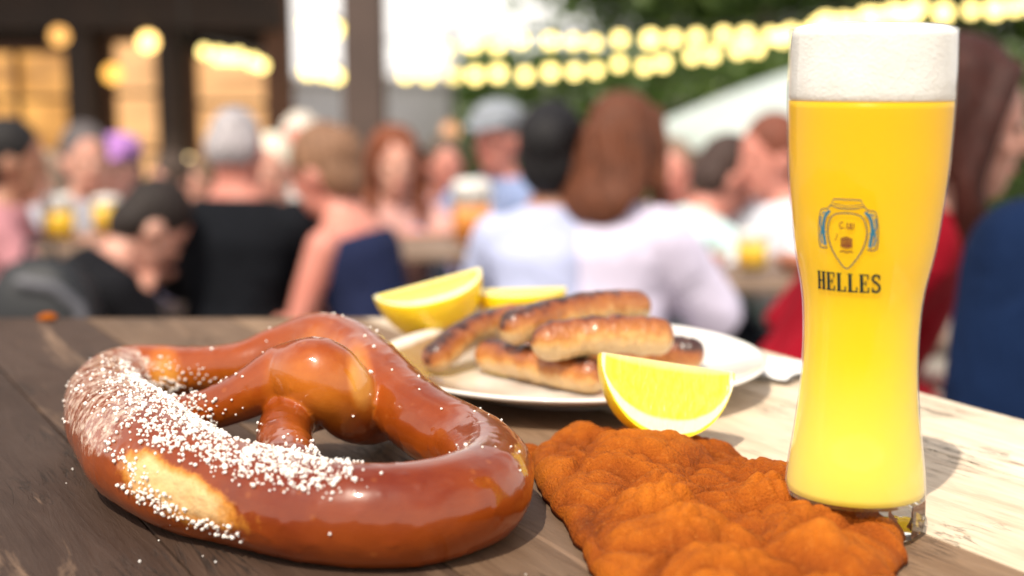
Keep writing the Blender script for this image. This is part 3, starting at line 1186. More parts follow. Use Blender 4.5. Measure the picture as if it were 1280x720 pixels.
cr1.stroke(E([(0, -16), (-3.6, -12.5), (-7.2, -6.5), (-9, 0), (-8.6, 5), (-6.5, 8.6), (-3, 9.8), (0, 10), (3, 9.8), (6.5, 8.6), (8.6, 5), (9, 0), (7.2, -6.5), (3.6, -12.5)]), 0.55 * mm, True)
cr1.stroke(E([(-7.6, 13.2), (-6.2, 16.2), (6.2, 16.2), (7.6, 13.2), (4, 12.2), (0, 12), (-4, 12.2)]), 0.55 * mm, True, 0)
cr1.stroke(E([(-7.6, 13.4), (-9.5, 11.5), (-12.4, 11), (-13.6, 7), (-14, 1), (-13.2, -6.3), (-9.2, -6.6)]), 0.5 * mm)
cr1.stroke(E([(7.6, 13.4), (9.5, 11.5), (12.4, 11), (13.6, 7), (14, 1), (13.2, -6.3), (9.2, -6.6)]), 0.5 * mm)
cr1.stroke(E([(-6.5, 14), (0, 13.3), (6.5, 14)]), 0.35 * mm)
cb = cr1.b.build('crest', blue, glass, recalc=False)
cr2 = Print()
for sgn in (-1, 1):
    cr2.stroke(E([(sgn * 8.2, 10.8), (sgn * 10.6, 7.5), (sgn * 11.4, 2), (sgn * 10.6, -3.5), (sgn * 10.4, -5.6)]), 1.5 * mm)
    cr2.stroke(E([(sgn * 12.6, 8), (sgn * 13.0, 4), (sgn * 12.2, 1.2), (sgn * 12.9, -1.6), (sgn * 12.0, -5)]), 0.8 * mm)
    cr2.stroke(E([(sgn * 9.3, 9.4), (sgn * 11.2, 9.8), (sgn * 12.0, 8.6)]), 0.6 * mm)
    cr2.stroke(E([(sgn * 9.8, 0.6), (sgn * 11.6, 1.4), (sgn * 13.2, 0.4)]), 0.5 * mm)
cr2.b.build('mantling', teal, cb, recalc=False)
cr3 = Print()
cr3.stroke(E([(-1.6, 5.3), (-2.3, 5.7), (-3.1, 5.0), (-3.1, 3.6), (-2.3, 2.9), (-1.6, 3.3)]), 0.55 * mm)
cr3.rect(-1.0 * mm, EZ + 2.8 * mm, -0.5 * mm, EZ + 3.3 * mm)
cr3.stroke(E([(0.3, 5.6), (0.3, 3.7), (0.9, 2.9), (1.7, 3.4), (1.7, 5.6)]), 0.6 * mm)
cr3.stroke(E([(2.0, 5.6), (2.0, 3.4), (2.5, 2.9), (3.1, 3.4), (3.1, 5.6)]), 0.45 * mm)
for q in range(6):                              # the little cask under the initials
    edge = abs(q - 2.5) / 2.5
    cr3.rect((-2.7 + q * 0.92) * mm, EZ + (-6.6 + 0.7 * edge) * mm, (-2.02 + q * 0.92) * mm, EZ + (-0.6 - 0.9 * edge) * mm)
cr3.rect(-2.7 * mm, EZ - 2.4 * mm, 2.5 * mm, EZ - 2.0 * mm)
cr3.rect(-2.7 * mm, EZ - 5.2 * mm, 2.5 * mm, EZ - 4.8 * mm)
cr3.stroke(E([(-3.2, -8.3), (-1.6, -7.8), (0, -8.4), (1.6, -7.8), (3.0, -8.3)]), 0.5 * mm)
cr3.stroke(E([(-5.6, -3.0), (-4.6, -1.6), (-4.4, 0.4)]), 0.35 * mm)
cr3.b.build('initials', brown, cb, recalc=False)

LT = Print()
LH, LW, LG = 8.9, 4.6, 0.6
LZ = 0.1228


def bar(x, u0, v0, u1, v1):
    LT.rect((x + u0) * mm, LZ + v0 * mm, (x + u1) * mm, LZ + v1 * mm)


def word(chars):
    x = -(len(chars) * LW + (len(chars) - 1) * LG) / 2
    for ch in chars:
        if ch == 'H':
            for u in (0.35, 2.95):
                bar(x, u, 0, u + 1.45, LH)
                bar(x, u - 0.35, 0, u + 1.8, 0.55)
                bar(x, u - 0.35, LH - 0.55, u + 1.8, LH)
            bar(x, 1.8, LH / 2 - 0.4, 2.95, LH / 2 + 0.4)
        if ch in 'EL':
            bar(x, 0.4, 0, 1.9, LH)
            bar(x, 0, 0, 4.5, 0.75)
            bar(x, 3.8, 0.75, 4.5, 2.6)
            bar(x, 0, LH - 0.55, 2.4, LH)
        if ch == 'E':
            bar(x, 2.4, LH - 0.75, 4.3, LH)
            bar(x, 3.6, LH - 2.5, 4.3, LH - 0.75)
            bar(x, 1.9, LH / 2 - 0.3, 3.2, LH / 2 + 0.4)
            bar(x, 2.8, LH / 2 - 1.2, 3.3, LH / 2 + 1.3)
        if ch == 'S':
            LT.stroke([((x + a) * mm, LZ + b * mm) for a, b in [(4.0, 7.0), (3.2, 8.3), (1.9, 8.4), (0.95, 7.4), (1.1, 6.0), (2.3, 4.9), (3.5, 3.8), (4.0, 2.3), (3.2, 0.85), (1.8, 0.5), (0.7, 1.7)]], 1.2 * mm, smooth=5)
            bar(x, 3.7, 6.2, 4.25, 8.7)
            bar(x, 0.4, 0.2, 0.95, 2.6)
        x += LW + LG


word('HELLES')
LT.b.build('lettering', ink, glass, recalc=False)

# ================================================================== PEOPLE
eye_m = simple('eye', (0.05, 0.03, 0.02), 0.15)
lip_m = simple('lips', (0.42, 0.12, 0.1), 0.45)
SK = {'fair': (0.56, 0.31, 0.23), 'pink': (0.58, 0.25, 0.19), 'tan': (0.36, 0.18, 0.11), 'pale': (0.6, 0.4, 0.32)}


def person(label, px, top, Y, face, shirt, hair, hstyle='short', trousers=(0.03, 0.035, 0.05), skin='fair', s=0.94, elbow=0.75, lean=8, roll=0, yaw=0, nod=0,
           sleeve='long', hlen=0.75, hands=None, wid=1.0, hat=None, fem=False, group=None, puff=0.0):
    Y = Y * 0.88 if Y > 3 else Y
    tl_ = Matrix.Rotation(R(-lean), 4, 'X') @ Matrix.Rotation(R(roll), 4, 'Y')
    neck = Matrix.Translation((0, 0, 0.58)) @ Matrix.Rotation(R(yaw), 4, 'Z') @ Matrix.Rotation(R(-nod), 4, 'X') @ Matrix.Scale(1.10, 4) @ Matrix.Translation((0, 0, -0.66))
    hd_ = tl_ @ neck
    topz = max((hd_ @ Vector((0, -0.02, 0.855))).z, 0.1)
    tp = dep(px, top, Y)
    hipz = (tp.z / s - topz)
    seat = hipz - 0.07
    head_off = hd_ @ Vector((0, 0.0, 0.72))
    rz = Matrix.Rotation(R(face), 4, 'Z')
    hw = rz @ head_off * s
    root = empty('person', (tp.x - hw.x, Y - hw.y, 0), R(face))
    root.scale = (s, s, s)
    tag(root, label, 'person', group)
    hip = Vector((0, 0, hipz))

    def T(p, m=tl_):
        return hip + m @ Vector(p)
    sw = 0.172 * wid * (0.92 if fem else 1.0)
    TR = [(-0.10, .13, .10), (-0.05, .172, .13), (0.05, .162, .122), (0.17, .132, .10), (0.28, .142, .108), (0.37, .162, .112), (0.43, .162, .094), (0.475, .128, .078), (0.505, .078, .062), (0.54, .056, .055), (0.60, .052, .055)]

    def torso(b, inf, z0, z1, ex=0.0):
        rr = []
        for z, rx, ry in TR:
            if z0 <= z <= z1:
                kx = (wid if z > 0.2 else 1.0) * (1 + ex)
                rr.append([T(((rx * kx + inf) * math.cos(2 * math.pi * j / 24), (ry + inf) * math.sin(2 * math.pi * j / 24) - 0.012 * (z > 0.3), z)) for j in range(24)])
        b.rings(rr)
    # arms
    arms = []
    hands = hands or ((-0.16, 0.40, None), (0.16, 0.40, None))
    for sgn, hp in zip((-1, 1), hands):
        sh = T((sgn * sw, -0.005, 0.425))
        wz = (0.78 / s) if hp[2] is None else hp[2]
        wr = Vector((hp[0], hp[1], wz))
        d = wr - sh
        L1, L2 = 0.285, 0.255
        D = min(d.length, L1 + L2 - 0.005)
        d.normalize()
        wr = sh + d * D
        a = (L1 * L1 - L2 * L2 + D * D) / (2 * D)
        h = math.sqrt(max(0, L1 * L1 - a * a))
        pole = Vector((sgn * elbow, -0.25, -1.0))
        pole = (pole - d * pole.dot(d)).normalized()
        arms.append((sh, sh + d * a + pole * h, wr, sgn))
    body = MB()
    torso(body, 0, -1, 1)
    # head
    hb_ = [((0, -0.002, 0.735), (.074, .094, .108)), ((0, 0.04, 0.665), (.052, .056, .060)), ((0, 0.062, 0.635), (.03, .03, .022)), ((-.075, -0.005, .715), (.012, .02, .033)), ((.075, -0.005, .715), (.012, .02, .033)), ((-.03, .066, .70), (.024, .022, .022)), ((.03, .066, .70), (.024, .022, .022))]
    for c_, r_ in hb_:
        body.ell(hip + hd_ @ Vector(c_), r_, 16, 10, hd_.to_3x3())
    body.tube([T((0, .088, .745), hd_), T((0, .105, .705), hd_), T((0, .098, .695), hd_)], [.010, .014, .010], 10)
    body.tube([T((0, -0.01, .49)), T((0, 0.0, .55)), T((0, 0.01, .68), hd_)], [.058, .052, .05], 14)
    for sh, el, wr, sgn in arms:
        body.tube([sh, sh.lerp(el, .4), el, el.lerp(wr, .3), wr], [.052, .047, .037, .038, .026], 12)
        d = (wr - el).normalized()
        fl = Vector((d.x, d.y, d.z * 0.3)).normalized()
        side = Vector((0, 0, 1)).cross(fl).normalized() * -sgn       # towards the thumb
        up = fl.cross(side).normalized()
        if up.z < 0:
            up = -up
        body.tube([wr, wr + fl * 0.04, wr + fl * 0.085], [.030, .040, .038], 12, flat=0.38, up=up)
        for q, ln in enumerate((.062, .074, .070, .055)):
            r0 = wr + fl * 0.085 + side * (0.033 - 0.0225 * q)
            m1 = r0 + fl * ln * 0.5 + side * (0.004 * (1.5 - q))
            body.tube([wr + fl * 0.06 + side * (0.026 - 0.018 * q), r0, m1, m1 + (fl * 0.8 - up * 0.6) * ln * 0.5], [.0095, .0095, .009, .0075], 8)
        body.tube([wr + fl * 0.03 + side * 0.022, wr + fl * 0.06 + side * 0.05, wr + fl * 0.09 + side * 0.055], [.013, .011, .009], 8)
    lz = hipz
    for sgn in (-1, 1):
        kn = Vector((sgn * 0.11, 0.42, max(0.48 / 1, hipz - 0.02)))
        an = Vector((sgn * 0.11, 0.40, 0.09))
        body.tube([hip + Vector((sgn * 0.088, 0.0, 0.0)), (hip + kn) / 2 + Vector((sgn * 0.05, 0, 0)), kn, kn.lerp(an, 0.35), an], [.088, .075, .056, .052, .034], 14)
        body.tube([an + Vector((0, -0.03, -0.035)), an + Vector((0, 0.07, -0.05)), an + Vector((0, 0.17, -0.06))], [.036, .038, .026], 10)
    bo = body.remeshed('body', skinmat('skin_' + skin, SK[skin]), 0.0095, 3, root)
    # face
    for sgn in (-1, 1):
        e = MB()
        e.ell(T((sgn * .031, .0815, .735), hd_), (.012, .009, .007), 10, 6, hd_.to_3x3())
        e.build('eye', eye_m, bo)
    e = MB()
    e.ell(T((0, .0925, .668), hd_), (.024, .008, .007), 12, 6, hd_.to_3x3())
    e.build('mouth', lip_m, bo)
    # clothes
    sm_n = 'cloth_%02d_%02d_%02d' % tuple(int(99 * c_) for c_ in shirt)
    st = MB()
    torso(st, 0.016 + puff, -0.11, 0.51 if sleeve != 'none' else 0.44)
    if sleeve != 'none':
        for sh, el, wr, sgn in arms:
            if sleeve == 'long':
                st.tube([sh, sh.lerp(el, .4), el, el.lerp(wr, .4), el.lerp(wr, .93)], [.066 + puff, .062 + puff * 1.3, .054 + puff * 1.6, .048 + puff, .038], 14)
            else:
                st.tube([sh, sh.lerp(el, .4), sh.lerp(el, .8)], [.066 + puff, .063 + puff, .056 + puff], 14)
    else:
        for sgn in (-1, 1):
            st.tube([T((sgn * .085, .085, .37)), T((sgn * .09, .0, .475)), T((sgn * .085, -.1, .38))], [.022, .02, .022], 10)
    st.remeshed('shirt', cloth(sm_n, shirt), 0.012, 5, root)
    tm_n = 'cloth_%02d_%02d_%02d' % tuple(int(99 * c_) for c_ in trousers)
    tr_ = MB()
    torso(tr_, 0.012, -1, 0.06)
    for sgn in (-1, 1):
        kn = Vector((sgn * 0.11, 0.42, max(0.48, hipz - 0.02)))
        an = Vector((sgn * 0.11, 0.40, 0.09))
        tr_.tube([hip + Vector((sgn * 0.088, 0.0, 0.0)), (hip + kn) / 2 + Vector((sgn * 0.05, 0, 0)), kn, kn.lerp(an, 0.35), an], [.1, .088, .07, .066, .052], 14)
    tr_.remeshed('trousers', cloth(tm_n, trousers), 0.014, 3, root)
    # hair
    hn = 'hair_%02d_%02d_%02d' % tuple(int(99 * c_) for c_ in hair)
    h = MB()
    r3 = hd_.to_3x3()
    if hstyle == 'short':
        h.ell(T((0, -0.018, .760), hd_), (.083, .096, .098), 20, 12, r3)
        h.ell(T((0, -0.045, .70), hd_), (.078, .062, .075), 20, 12, r3)
    elif hstyle == 'thin':
        h.ell(T((0, -0.035, .735), hd_), (.081, .070, .070), 20, 12, r3)
        h.ell(T((0, -0.012, .775), hd_), (.069, .082, .074), 20, 12, r3)
    elif hstyle == 'bun':
        h.ell(T((0, -0.018, .758), hd_), (.086, .100, .102), 20, 12, r3)
        h.ell(T((0, -0.048, .70), hd_), (.080, .064, .085), 20, 12, r3)
        h.ell(T((0, -0.085, .755), hd_), (.066, .05, .066), 16, 10, r3)
    elif hstyle == 'long':
        rows = []
        for z, rx, ry, yo in [(.862, .02, .02, -.02), (.85, .05, .055, -.02), (.815, .078, .085, -.022), (.76, .092, .098, -.028), (.69, .098, .080, -.052), (.61, .106, .068, -.068),
                              (.52, .114, .056, -.090), (.44, .110, .046, -.108), (.36, .092, .036, -.118), (.30, .05, .02, -.118)]:
            z = z if z > 0.69 else 0.69 - (0.69 - z) * hlen
            rows.append([T((rx * (1 + 0.09 * math.sin(j * 2.1 + z * 40)) * math.cos(2 * math.pi * j / 24), yo + ry * (1 + 0.12 * math.sin(j * 3.3 + z * 31)) * math.sin(2 * math.pi * j / 24), z), hd_ if z > 0.6 else tl_.lerp(hd_, 0.5)) for j in range(24)])
        h.rings(rows)
        for sgn in (-1, 1):
            h.tube([T((sgn * .05, .045, .815), hd_), T((sgn * .082, .03, .74), hd_), T((sgn * .092, .02, .64), hd_), T((sgn * .098, .05, .53), tl_), T((sgn * .09, .09, .42), tl_)], [.024, .024, .028, .030, .016], 12)
    h.remeshed('hair', hairmat(hn, hair), 0.010, 3, root)
    if hat:
        b = MB()
        b.ell(T((0, -0.006, .80), hd_), (.092, .106, .062), 20, 12, r3)
        b.tube([T((-.06, .085, .785), hd_), T((0, .135, .775), hd_), T((.06, .085, .785), hd_)], [.03, .036, .03], 12, flat=0.25, up=hd_.to_3x3() @ Vector((0, 0, 1)))
        b.remeshed('cap', cloth('cap_%02d_%02d' % (int(99 * hat[0]), int(99 * hat[1])), hat), 0.01, 3, root)
    root['seat'] = seat * s
    del root['seat']
    print('PERSON %-60s seat %.2f' % (label[:60], seat * s))
    return root


white, lav = (0.80, 0.78, 0.84), (0.64, 0.59, 0.74)
person('person in a pale pink shirt with black hair at the far left edge', 12, 146, 4.9, -75, (0.42, 0.19, 0.21), (0.012, 0.01, 0.01), 'short', skin='tan', lean=10)
person('grey-haired person in a white shirt by the amber windows', 104, 152, 5.5, -150, (0.38, 0.38, 0.43), (0.10, 0.085, 0.085), 'short', lean=6)
person('person in a lavender cap far back at the left', 146, 168, 6.3, 160, (0.35, 0.28, 0.42), (0.1, 0.07, 0.06), 'short', hat=(0.42, 0.20, 0.50))
person('dark-haired person in black hunched over the left table', 186, 236, 4.25, -62, (0.008, 0.008, 0.010), (0.018, 0.012, 0.010), 'short', skin='fair', lean=38, nod=12, wid=1.12, puff=0.01, hands=((-0.12, 0.42, 0.79), (0.1, 0.36, 0.79)))
person('bald grey man in a black jacket with his back turned', 294, 130, 4.5, -12, (0.007, 0.008, 0.011), (0.34, 0.31, 0.32), 'thin', skin='pink', lean=4, wid=1.16, puff=0.016)
person('white-haired person in white behind the man in the black jacket', 338, 166, 5.75, 175, (0.72, 0.72, 0.76), (0.72, 0.64, 0.52), 'short', lean=6)
person('brown-haired woman in a sleeveless navy top with a bare arm', 404, 156, 4.4, 68, (0.016, 0.022, 0.06), (0.20, 0.105, 0.06), 'bun', skin='pink', lean=20, sleeve='none', fem=True, hands=((-0.02, 0.40, 0.66), (0.14, 0.42, 0.66)), nod=4)
person('woman with long auburn hair facing the tables, left of the beer mug', 492, 158, 5.55, -165, (0.62, 0.34, 0.30), (0.17, 0.05, 0.022), 'long', skin='fair', fem=True, lean=10)
person('man in a grey cap and blue shirt behind the beer mug', 622, 126, 5.6, 150, (0.22, 0.28, 0.46), (0.14, 0.12, 0.11), 'short', skin='pink', hat=(0.24, 0.26, 0.29), lean=6)
person('black-haired person in a white shirt left of the auburn woman', 692, 126, 3.95, -14, (0.44, 0.48, 0.68), (0.008, 0.007, 0.008), 'bun', skin='tan', lean=8, fem=True, puff=0.004, roll=-2)
person('auburn-haired woman in a loose white blouse with her back turned', 782, 117, 3.9, -36, lav, (0.10, 0.031, 0.013), 'long', skin='fair', hlen=0.52, lean=6, roll=2, fem=True, puff=0.018, wid=0.9, hands=((-0.14, 0.40, None), (0.12, 0.40, None)))
person('person in a pink top far back beyond the auburn woman', 842, 172, 6.4, 170, (0.7, 0.42, 0.42), (0.2, 0.13, 0.09), 'short', skin='pink')
person('dark-haired man in a pale teal shirt bent over the right table', 908, 172, 4.9, -70, (0.5, 0.68, 0.68), (0.05, 0.03, 0.025), 'short', skin='pink', lean=24, nod=10)
person('person in a white shirt just left of the beer glass', 966, 140, 4.75, 110, (0.74, 0.75, 0.82), (0.16, 0.05, 0.03), 'short', skin='pink', lean=12)
person('person with light hair far back under the parasol', 935, 168, 6.6, 178, (0.35, 0.10, 0.12), (0.45, 0.34, 0.25), 'short', skin='pink')
person('woman in a red dress with long dark auburn hair, right of the beer glass', 1206, 46, 2.35, -100, (0.24, 0.003, 0.012), (0.035, 0.008, 0.005), 'long', trousers=(0.012, 0.012, 0.02), skin='fair', s=1.0, lean=26, elbow=0.1, fem=True, wid=1.0, puff=0.012, nod=-14, hands=((-0.12, 0.22, None), (0.12, 0.22, None)))
person('person in a navy blue jacket at the right edge', 1486, -20, 1.85, 4, (0.004, 0.013, 0.045), (0.05, 0.03, 0.02), 'short', trousers=(0.012, 0.016, 0.03), s=1.0, lean=3, elbow=0.15, wid=1.2, puff=0.022, hands=((-0.2, 0.24, None), (0.16, 0.3, None)))
person('person in a cream shirt far back between the amber windows', 246, 196, 7.0, 172, (0.55, 0.5, 0.42), (0.16, 0.1, 0.06), 'short', skin='fair')
person('person in a lilac shirt far back left of the grey-capped man', 556, 168, 6.9, -172, (0.46, 0.40, 0.62), (0.10, 0.07, 0.05), 'short', skin='pink')
person('person in a mustard top far back between the first two windows', 212, 190, 6.9, 150, (0.5, 0.28, 0.08), (0.06, 0.04, 0.03), 'bun', skin='fair', fem=True)
person('person with pale hair far back in the gap left of the column', 374, 140, 6.6, 170, (0.66, 0.62, 0.6), (0.62, 0.56, 0.48), 'short', skin='pink')
person('person with black hair far back right of the column', 528, 186, 7.2, 176, (0.30, 0.22, 0.42), (0.03, 0.02, 0.02), 'short', skin='tan')
person('person in a maroon top far back between the white blouse and the teal shirt', 872, 190, 6.9, -170, (0.20, 0.03, 0.05), (0.07, 0.04, 0.03), 'long', skin='fair', fem=True)
person('person in a dark red shirt far back under the parasol edge', 1006, 170, 7.2, 172, (0.26, 0.04, 0.05), (0.05, 0.03, 0.02), 'short', skin='pink')
person('person in a dark shirt far back at the left windows', 52, 190, 6.6, 165, (0.10, 0.07, 0.09), (0.3, 0.22, 0.16), 'long', skin='fair', fem=True)

# ================================================================== BEER GARDEN TABLES, BENCHES
bt_m = simple('beer_table_wood', (0.22, 0.15, 0.105), 0.55, 0.25, 6)
fr_m = simple('green_steel_leg', (0.03, 0.05, 0.035), 0.5, 0.2)


def trestle(name, label, cat, c, length, depth, height, boards, rz=0, group=None):
    t_ = empty(name, (c[0], c[1], 0), R(rz))
    tag(t_, label, cat, group)
    tb = MB()
    bw = depth / boards
    for i in range(boards):
        tb.box((0, -depth / 2 + bw * (i + 0.5), height - 0.014), (length, bw - 0.008, 0.028))
    tb.build('seat' if name == 'bench' else 'tabletop', bt_m, t_, bevel=0.004)
    for sgn in (-1, 1):
        lg = MB()
        x = sgn * (length / 2 - 0.3)
        for s2 in (-1, 1):
            lg.tube([(x, s2 * (depth / 2 - 0.04), height - 0.03), (x, s2 * (depth / 2 - 0.01), 0.0)], 0.016, 8, caps='flat')
        lg.tube([(x, -depth / 2 + 0.03, height * 0.35), (x, depth / 2 - 0.03, height * 0.35)], 0.012, 8, caps='flat')
        lg.build('leg', fr_m, t_)
    return t_


trestle('beer_table', 'wooden beer table among the people at the left', 'table', (dep(90, 300, 4.6).x, 4.55), 2.2, 0.7, 0.79, 3)
trestle('beer_table', 'wooden beer table with the big foaming mug, centre', 'table', (dep(470, 300, 4.45).x, 4.45), 1.7, 0.62, 0.79, 3)
trestle('beer_table', 'wooden beer table behind the white blouse, left of the beer glass', 'table', (dep(1050, 340, 3.75).x, 3.85), 1.7, 0.62, 0.79, 3)
trestle('bench', 'bench under the bent man in teal, beyond the right table', 'bench', (dep(940, 340, 4.35).x, 4.4), 2.2, 0.28, 0.46, 2)
trestle('bench', 'bench below the auburn woman in the white blouse', 'bench', (dep(800, 340, 3.5).x, 3.45), 2.0, 0.28, 0.46, 2)
trestle('bench', 'bench below the man in the black jacket', 'bench', (dep(330, 340, 3.95).x, 3.95), 2.0, 0.28, 0.46, 2)
trestle('bench', 'bench beyond the table with the foaming mug', 'bench', (dep(480, 340, 5.0).x, 5.0), 2.2, 0.28, 0.46, 2)

# backpack on a bench, lower left
bpk = empty('backpack', (dep(52, 360, 3.3).x, 3.3, 0))
tag(bpk, 'dark grey padded backpack with pale piping at the lower left', 'backpack')
trestle('bench', 'bench under the dark backpack at the left', 'bench', (dep(0, 360, 3.3).x, 3.3), 1.6, 0.3, 0.46, 2, rz=8)
b = MB()
rows = []
for z, rx, ry in [(0.465, .10, .06), (0.48, .14, .09), (0.6, .15, .10), (0.74, .145, .10), (0.82, .12, .085), (0.875, .08, .055), (0.895, .03, .02)]:
    rows.append([Vector((rx * (abs(math.cos(a)) ** 0.7) * (1 if math.cos(a) >= 0 else -1), ry * (abs(math.sin(a)) ** 0.7) * (1 if math.sin(a) >= 0 else -1), z)) for a in [2 * math.pi * j / 28 for j in range(28)]])
b.rings(rows)
b.build('bag', simple('nylon_black', (0.007, 0.008, 0.010), 0.6), bpk)
b = MB()
b.ell((0, -0.10, 0.60), (0.11, 0.05, 0.10), 18, 12)
b.build('front_pocket', simple('nylon_grey', (0.008, 0.009, 0.012), 0.55), bpk)
b = MB()
b.tube([(-0.02, -0.09, 0.845), (0.06, -0.085, 0.83), (0.115, -0.075, 0.78), (0.135, -0.085, 0.68), (0.13, -0.09, 0.56)], 0.014, 10)
b.build('piping', simple('pale_piping', (0.09, 0.09, 0.105), 0.5), bpk)
b = MB()
b.tube([(-0.04, 0, 0.885), (-0.03, 0, 0.93), (0.03, 0, 0.93), (0.04, 0, 0.885)], 0.008, 8)
b.build('handle', simple('nylon_black', (0.007, 0.008, 0.010), 0.6), bpk)

# beer mugs
mugg = simple('mug_glass', (0.8, 0.82, 0.82), 0.1)
kk = N('mug_glass_clear')
t1 = kk.n('ShaderNodeBsdfTransparent')
g1 = kk.n('ShaderNodeBsdfGlossy')
g1.inputs['Roughness'].default_value = 0.06
f1 = kk.n('ShaderNodeFresnel')
kk.put(f1.inputs['Normal'], kk.bump(kk.voro(kk.coord(), 40), 0.15, 0.003))
mug_wall = kk.done(kk.mixsh(kk.math('MULTIPLY', f1.outputs[0], kk.math('SUBTRACT', 1.0, kk.n('ShaderNodeNewGeometry').outputs['Backfacing'])), t1, g1))
amber = N('amber_beer')
amber = amber.done(amber.bsdf(amber.ramp(amber.noise(amber.coord(), 12, 2), [(0.3, (0.80, 0.30, 0.05)), (0.7, (0.9, 0.40, 0.09))]), 0.3, Subsurface_Weight=0.3, Subsurface_Radius=(0.02, 0.01, 0.002)))
pilsb = N('yellow_beer')
pilsb = pilsb.done(pilsb.bsdf(pilsb.ramp(pilsb.noise(pilsb.coord(), 12, 2), [(0.3, (0.90, 0.55, 0.02)), (0.7, (0.95, 0.66, 0.05))]), 0.3, Subsurface_Weight=0.3, Subsurface_Radius=(0.02, 0.01, 0.002)))


def mug(px, Y, h, r, fill, label, beer):
    p = dep(px, 300, Y)
    m_ = empty('beer_mug', (p.x, Y, 0.791), random.uniform(-0.6, 0.6))
    tag(m_, label, 'beer mug')
    b = MB()
    b.lathe([(0, 0.001), (0, r * 0.95), (0.006, r), (h * 0.5, r * 0.96), (h, r * 1.0), (h, r * 0.94), (0.018, r * 0.9), (0.016, 0.001)], 32, cap=True)
    b.build('mug_wall', mug_wall, m_)
    b = MB()
    b.lathe([(0.02, 0.001), (0.02, r * 0.88), (h * fill, r * 0.9), (h * fill, 0.001)], 32, cap=True)
    b.build('beer', beer, m_)
    b = MB()
    b.lathe([(h * fill + 0.001, 0.001), (h * fill + 0.001, r * 0.9), (h * 0.99, r * 0.93), (h * 1.06, r * 0.75), (h * 1.09, 0.001)], 32, cap=True)
    b.build('foam', foam_m, m_)
    b = MB()
    b.tube([(r * 0.95, 0, h * 0.82), (r * 1.5, 0, h * 0.8), (r * 1.65, 0, h * 0.5), (r * 1.45, 0, h * 0.22), (r * 0.95, 0, h * 0.2)], 0.011, 10)
    b.build('handle', mug_wall, m_)
    return m_


mug(590, 4.3, 0.20, 0.068, 0.68, 'big mug of amber beer with thick foam on the centre table', amber)
mug(940, 3.7, 0.115, 0.045, 0.8, 'short mug of yellow beer left of the tall beer glass', pilsb)
mug(74, 4.4, 0.15, 0.055, 0.7, 'mug of yellow beer at the far left under the amber windows', pilsb)
mug(135, 4.55, 0.13, 0.05, 0.85, 'mug of yellow beer below the lavender cap', pilsb)
# a basket of bread and a plate on the right table
for px, Y, lab in ((876, 3.75, 'small reddish bowl on the right table'), (1000, 3.75, 'small bowl behind the beer glass')):
    p = dep(px, 330, Y)
    b = MB()
    b.lathe([(0, 0.001), (0, 0.04), (0.035, 0.075), (0.045, 0.08), (0.045, 0.074), (0.02, 0.045), (0.012, 0.001)], 28, cap=True)
    o = b.build('bowl', simple('terracotta_glaze', (0.42, 0.16, 0.09), 0.3))
    o.location = (p.x, Y, 0.791)
    tag(o, lab, 'bowl')

# ================================================================== BEER HALL
HY = 8.6
hall = empty('beer_hall', (dep(170, 90, HY).x, HY, 0))
tag(hall, 'dark timber beer hall with amber lit windows at the left', 'building')
hx = hall.location.x


def X(px):
    return dep(px, 90, HY).x - hx


def Z(py):
    return max(0.02, dep(640, py, HY).z)


tim = simple('hall_timber', (0.022, 0.011, 0.006), 0.75, 0.35, 3)
timl = simple('hall_timber_warm', (0.09, 0.035, 0.014), 0.7, 0.3, 3)
wallm = simple('hall_wall', (0.016, 0.009, 0.006), 0.85, 0.3, 2)


def pane_mat(name, cols, strength):
    kk = N(name)
    v = kk.coord((1.2, 1, 2.6))
    c = kk.ramp(kk.noise(v, 2.2, 4, 0.6), [(0.25, cols[0]), (0.5, cols[1]), (0.75, cols[2])])
    e = kk.bsdf((0.05, 0.04, 0.03), 0.1, Emission_Color=c, Emission_Strength=strength)
    return kk.done(e)


am1 = pane_mat('amber_pane', [(0.16, 0.06, 0.012), (0.55, 0.25, 0.055), (0.95, 0.48, 0.12)], 1.6)
am2 = pane_mat('peach_pane', [(0.36, 0.16, 0.05), (0.80, 0.42, 0.17), (0.98, 0.52, 0.19)], 1.45)
x_right = X(345)
openings = [(-60, 92, 55, 325, am1), (128, 205, 42, 335, am2), (232, 342, 60, 335, am2)]
wb = MB()
xs_ = sorted([X(-900)] + [X(v_) for o_ in openings for v_ in o_[:2]] + [x_right])
zt, zb = Z(55), Z(335)
HT = 4.2
for i in range(0, len(xs_), 2):
    wb.box(((xs_[i] + xs_[i + 1]) / 2, 0.1, HT / 2), (xs_[i + 1] - xs_[i], 0.2, HT))
for x0, x1, y0, y1, _ in openings:
    a, b_ = X(x0), X(x1)
    wb.box(((a + b_) / 2, 0.1, (Z(y0) + HT) / 2), (b_ - a, 0.198, HT - Z(y0)))
    wb.box(((a + b_) / 2, 0.1, Z(y1) / 2), (b_ - a, 0.198, Z(y1)))
wb.build('wall', wallm, hall)
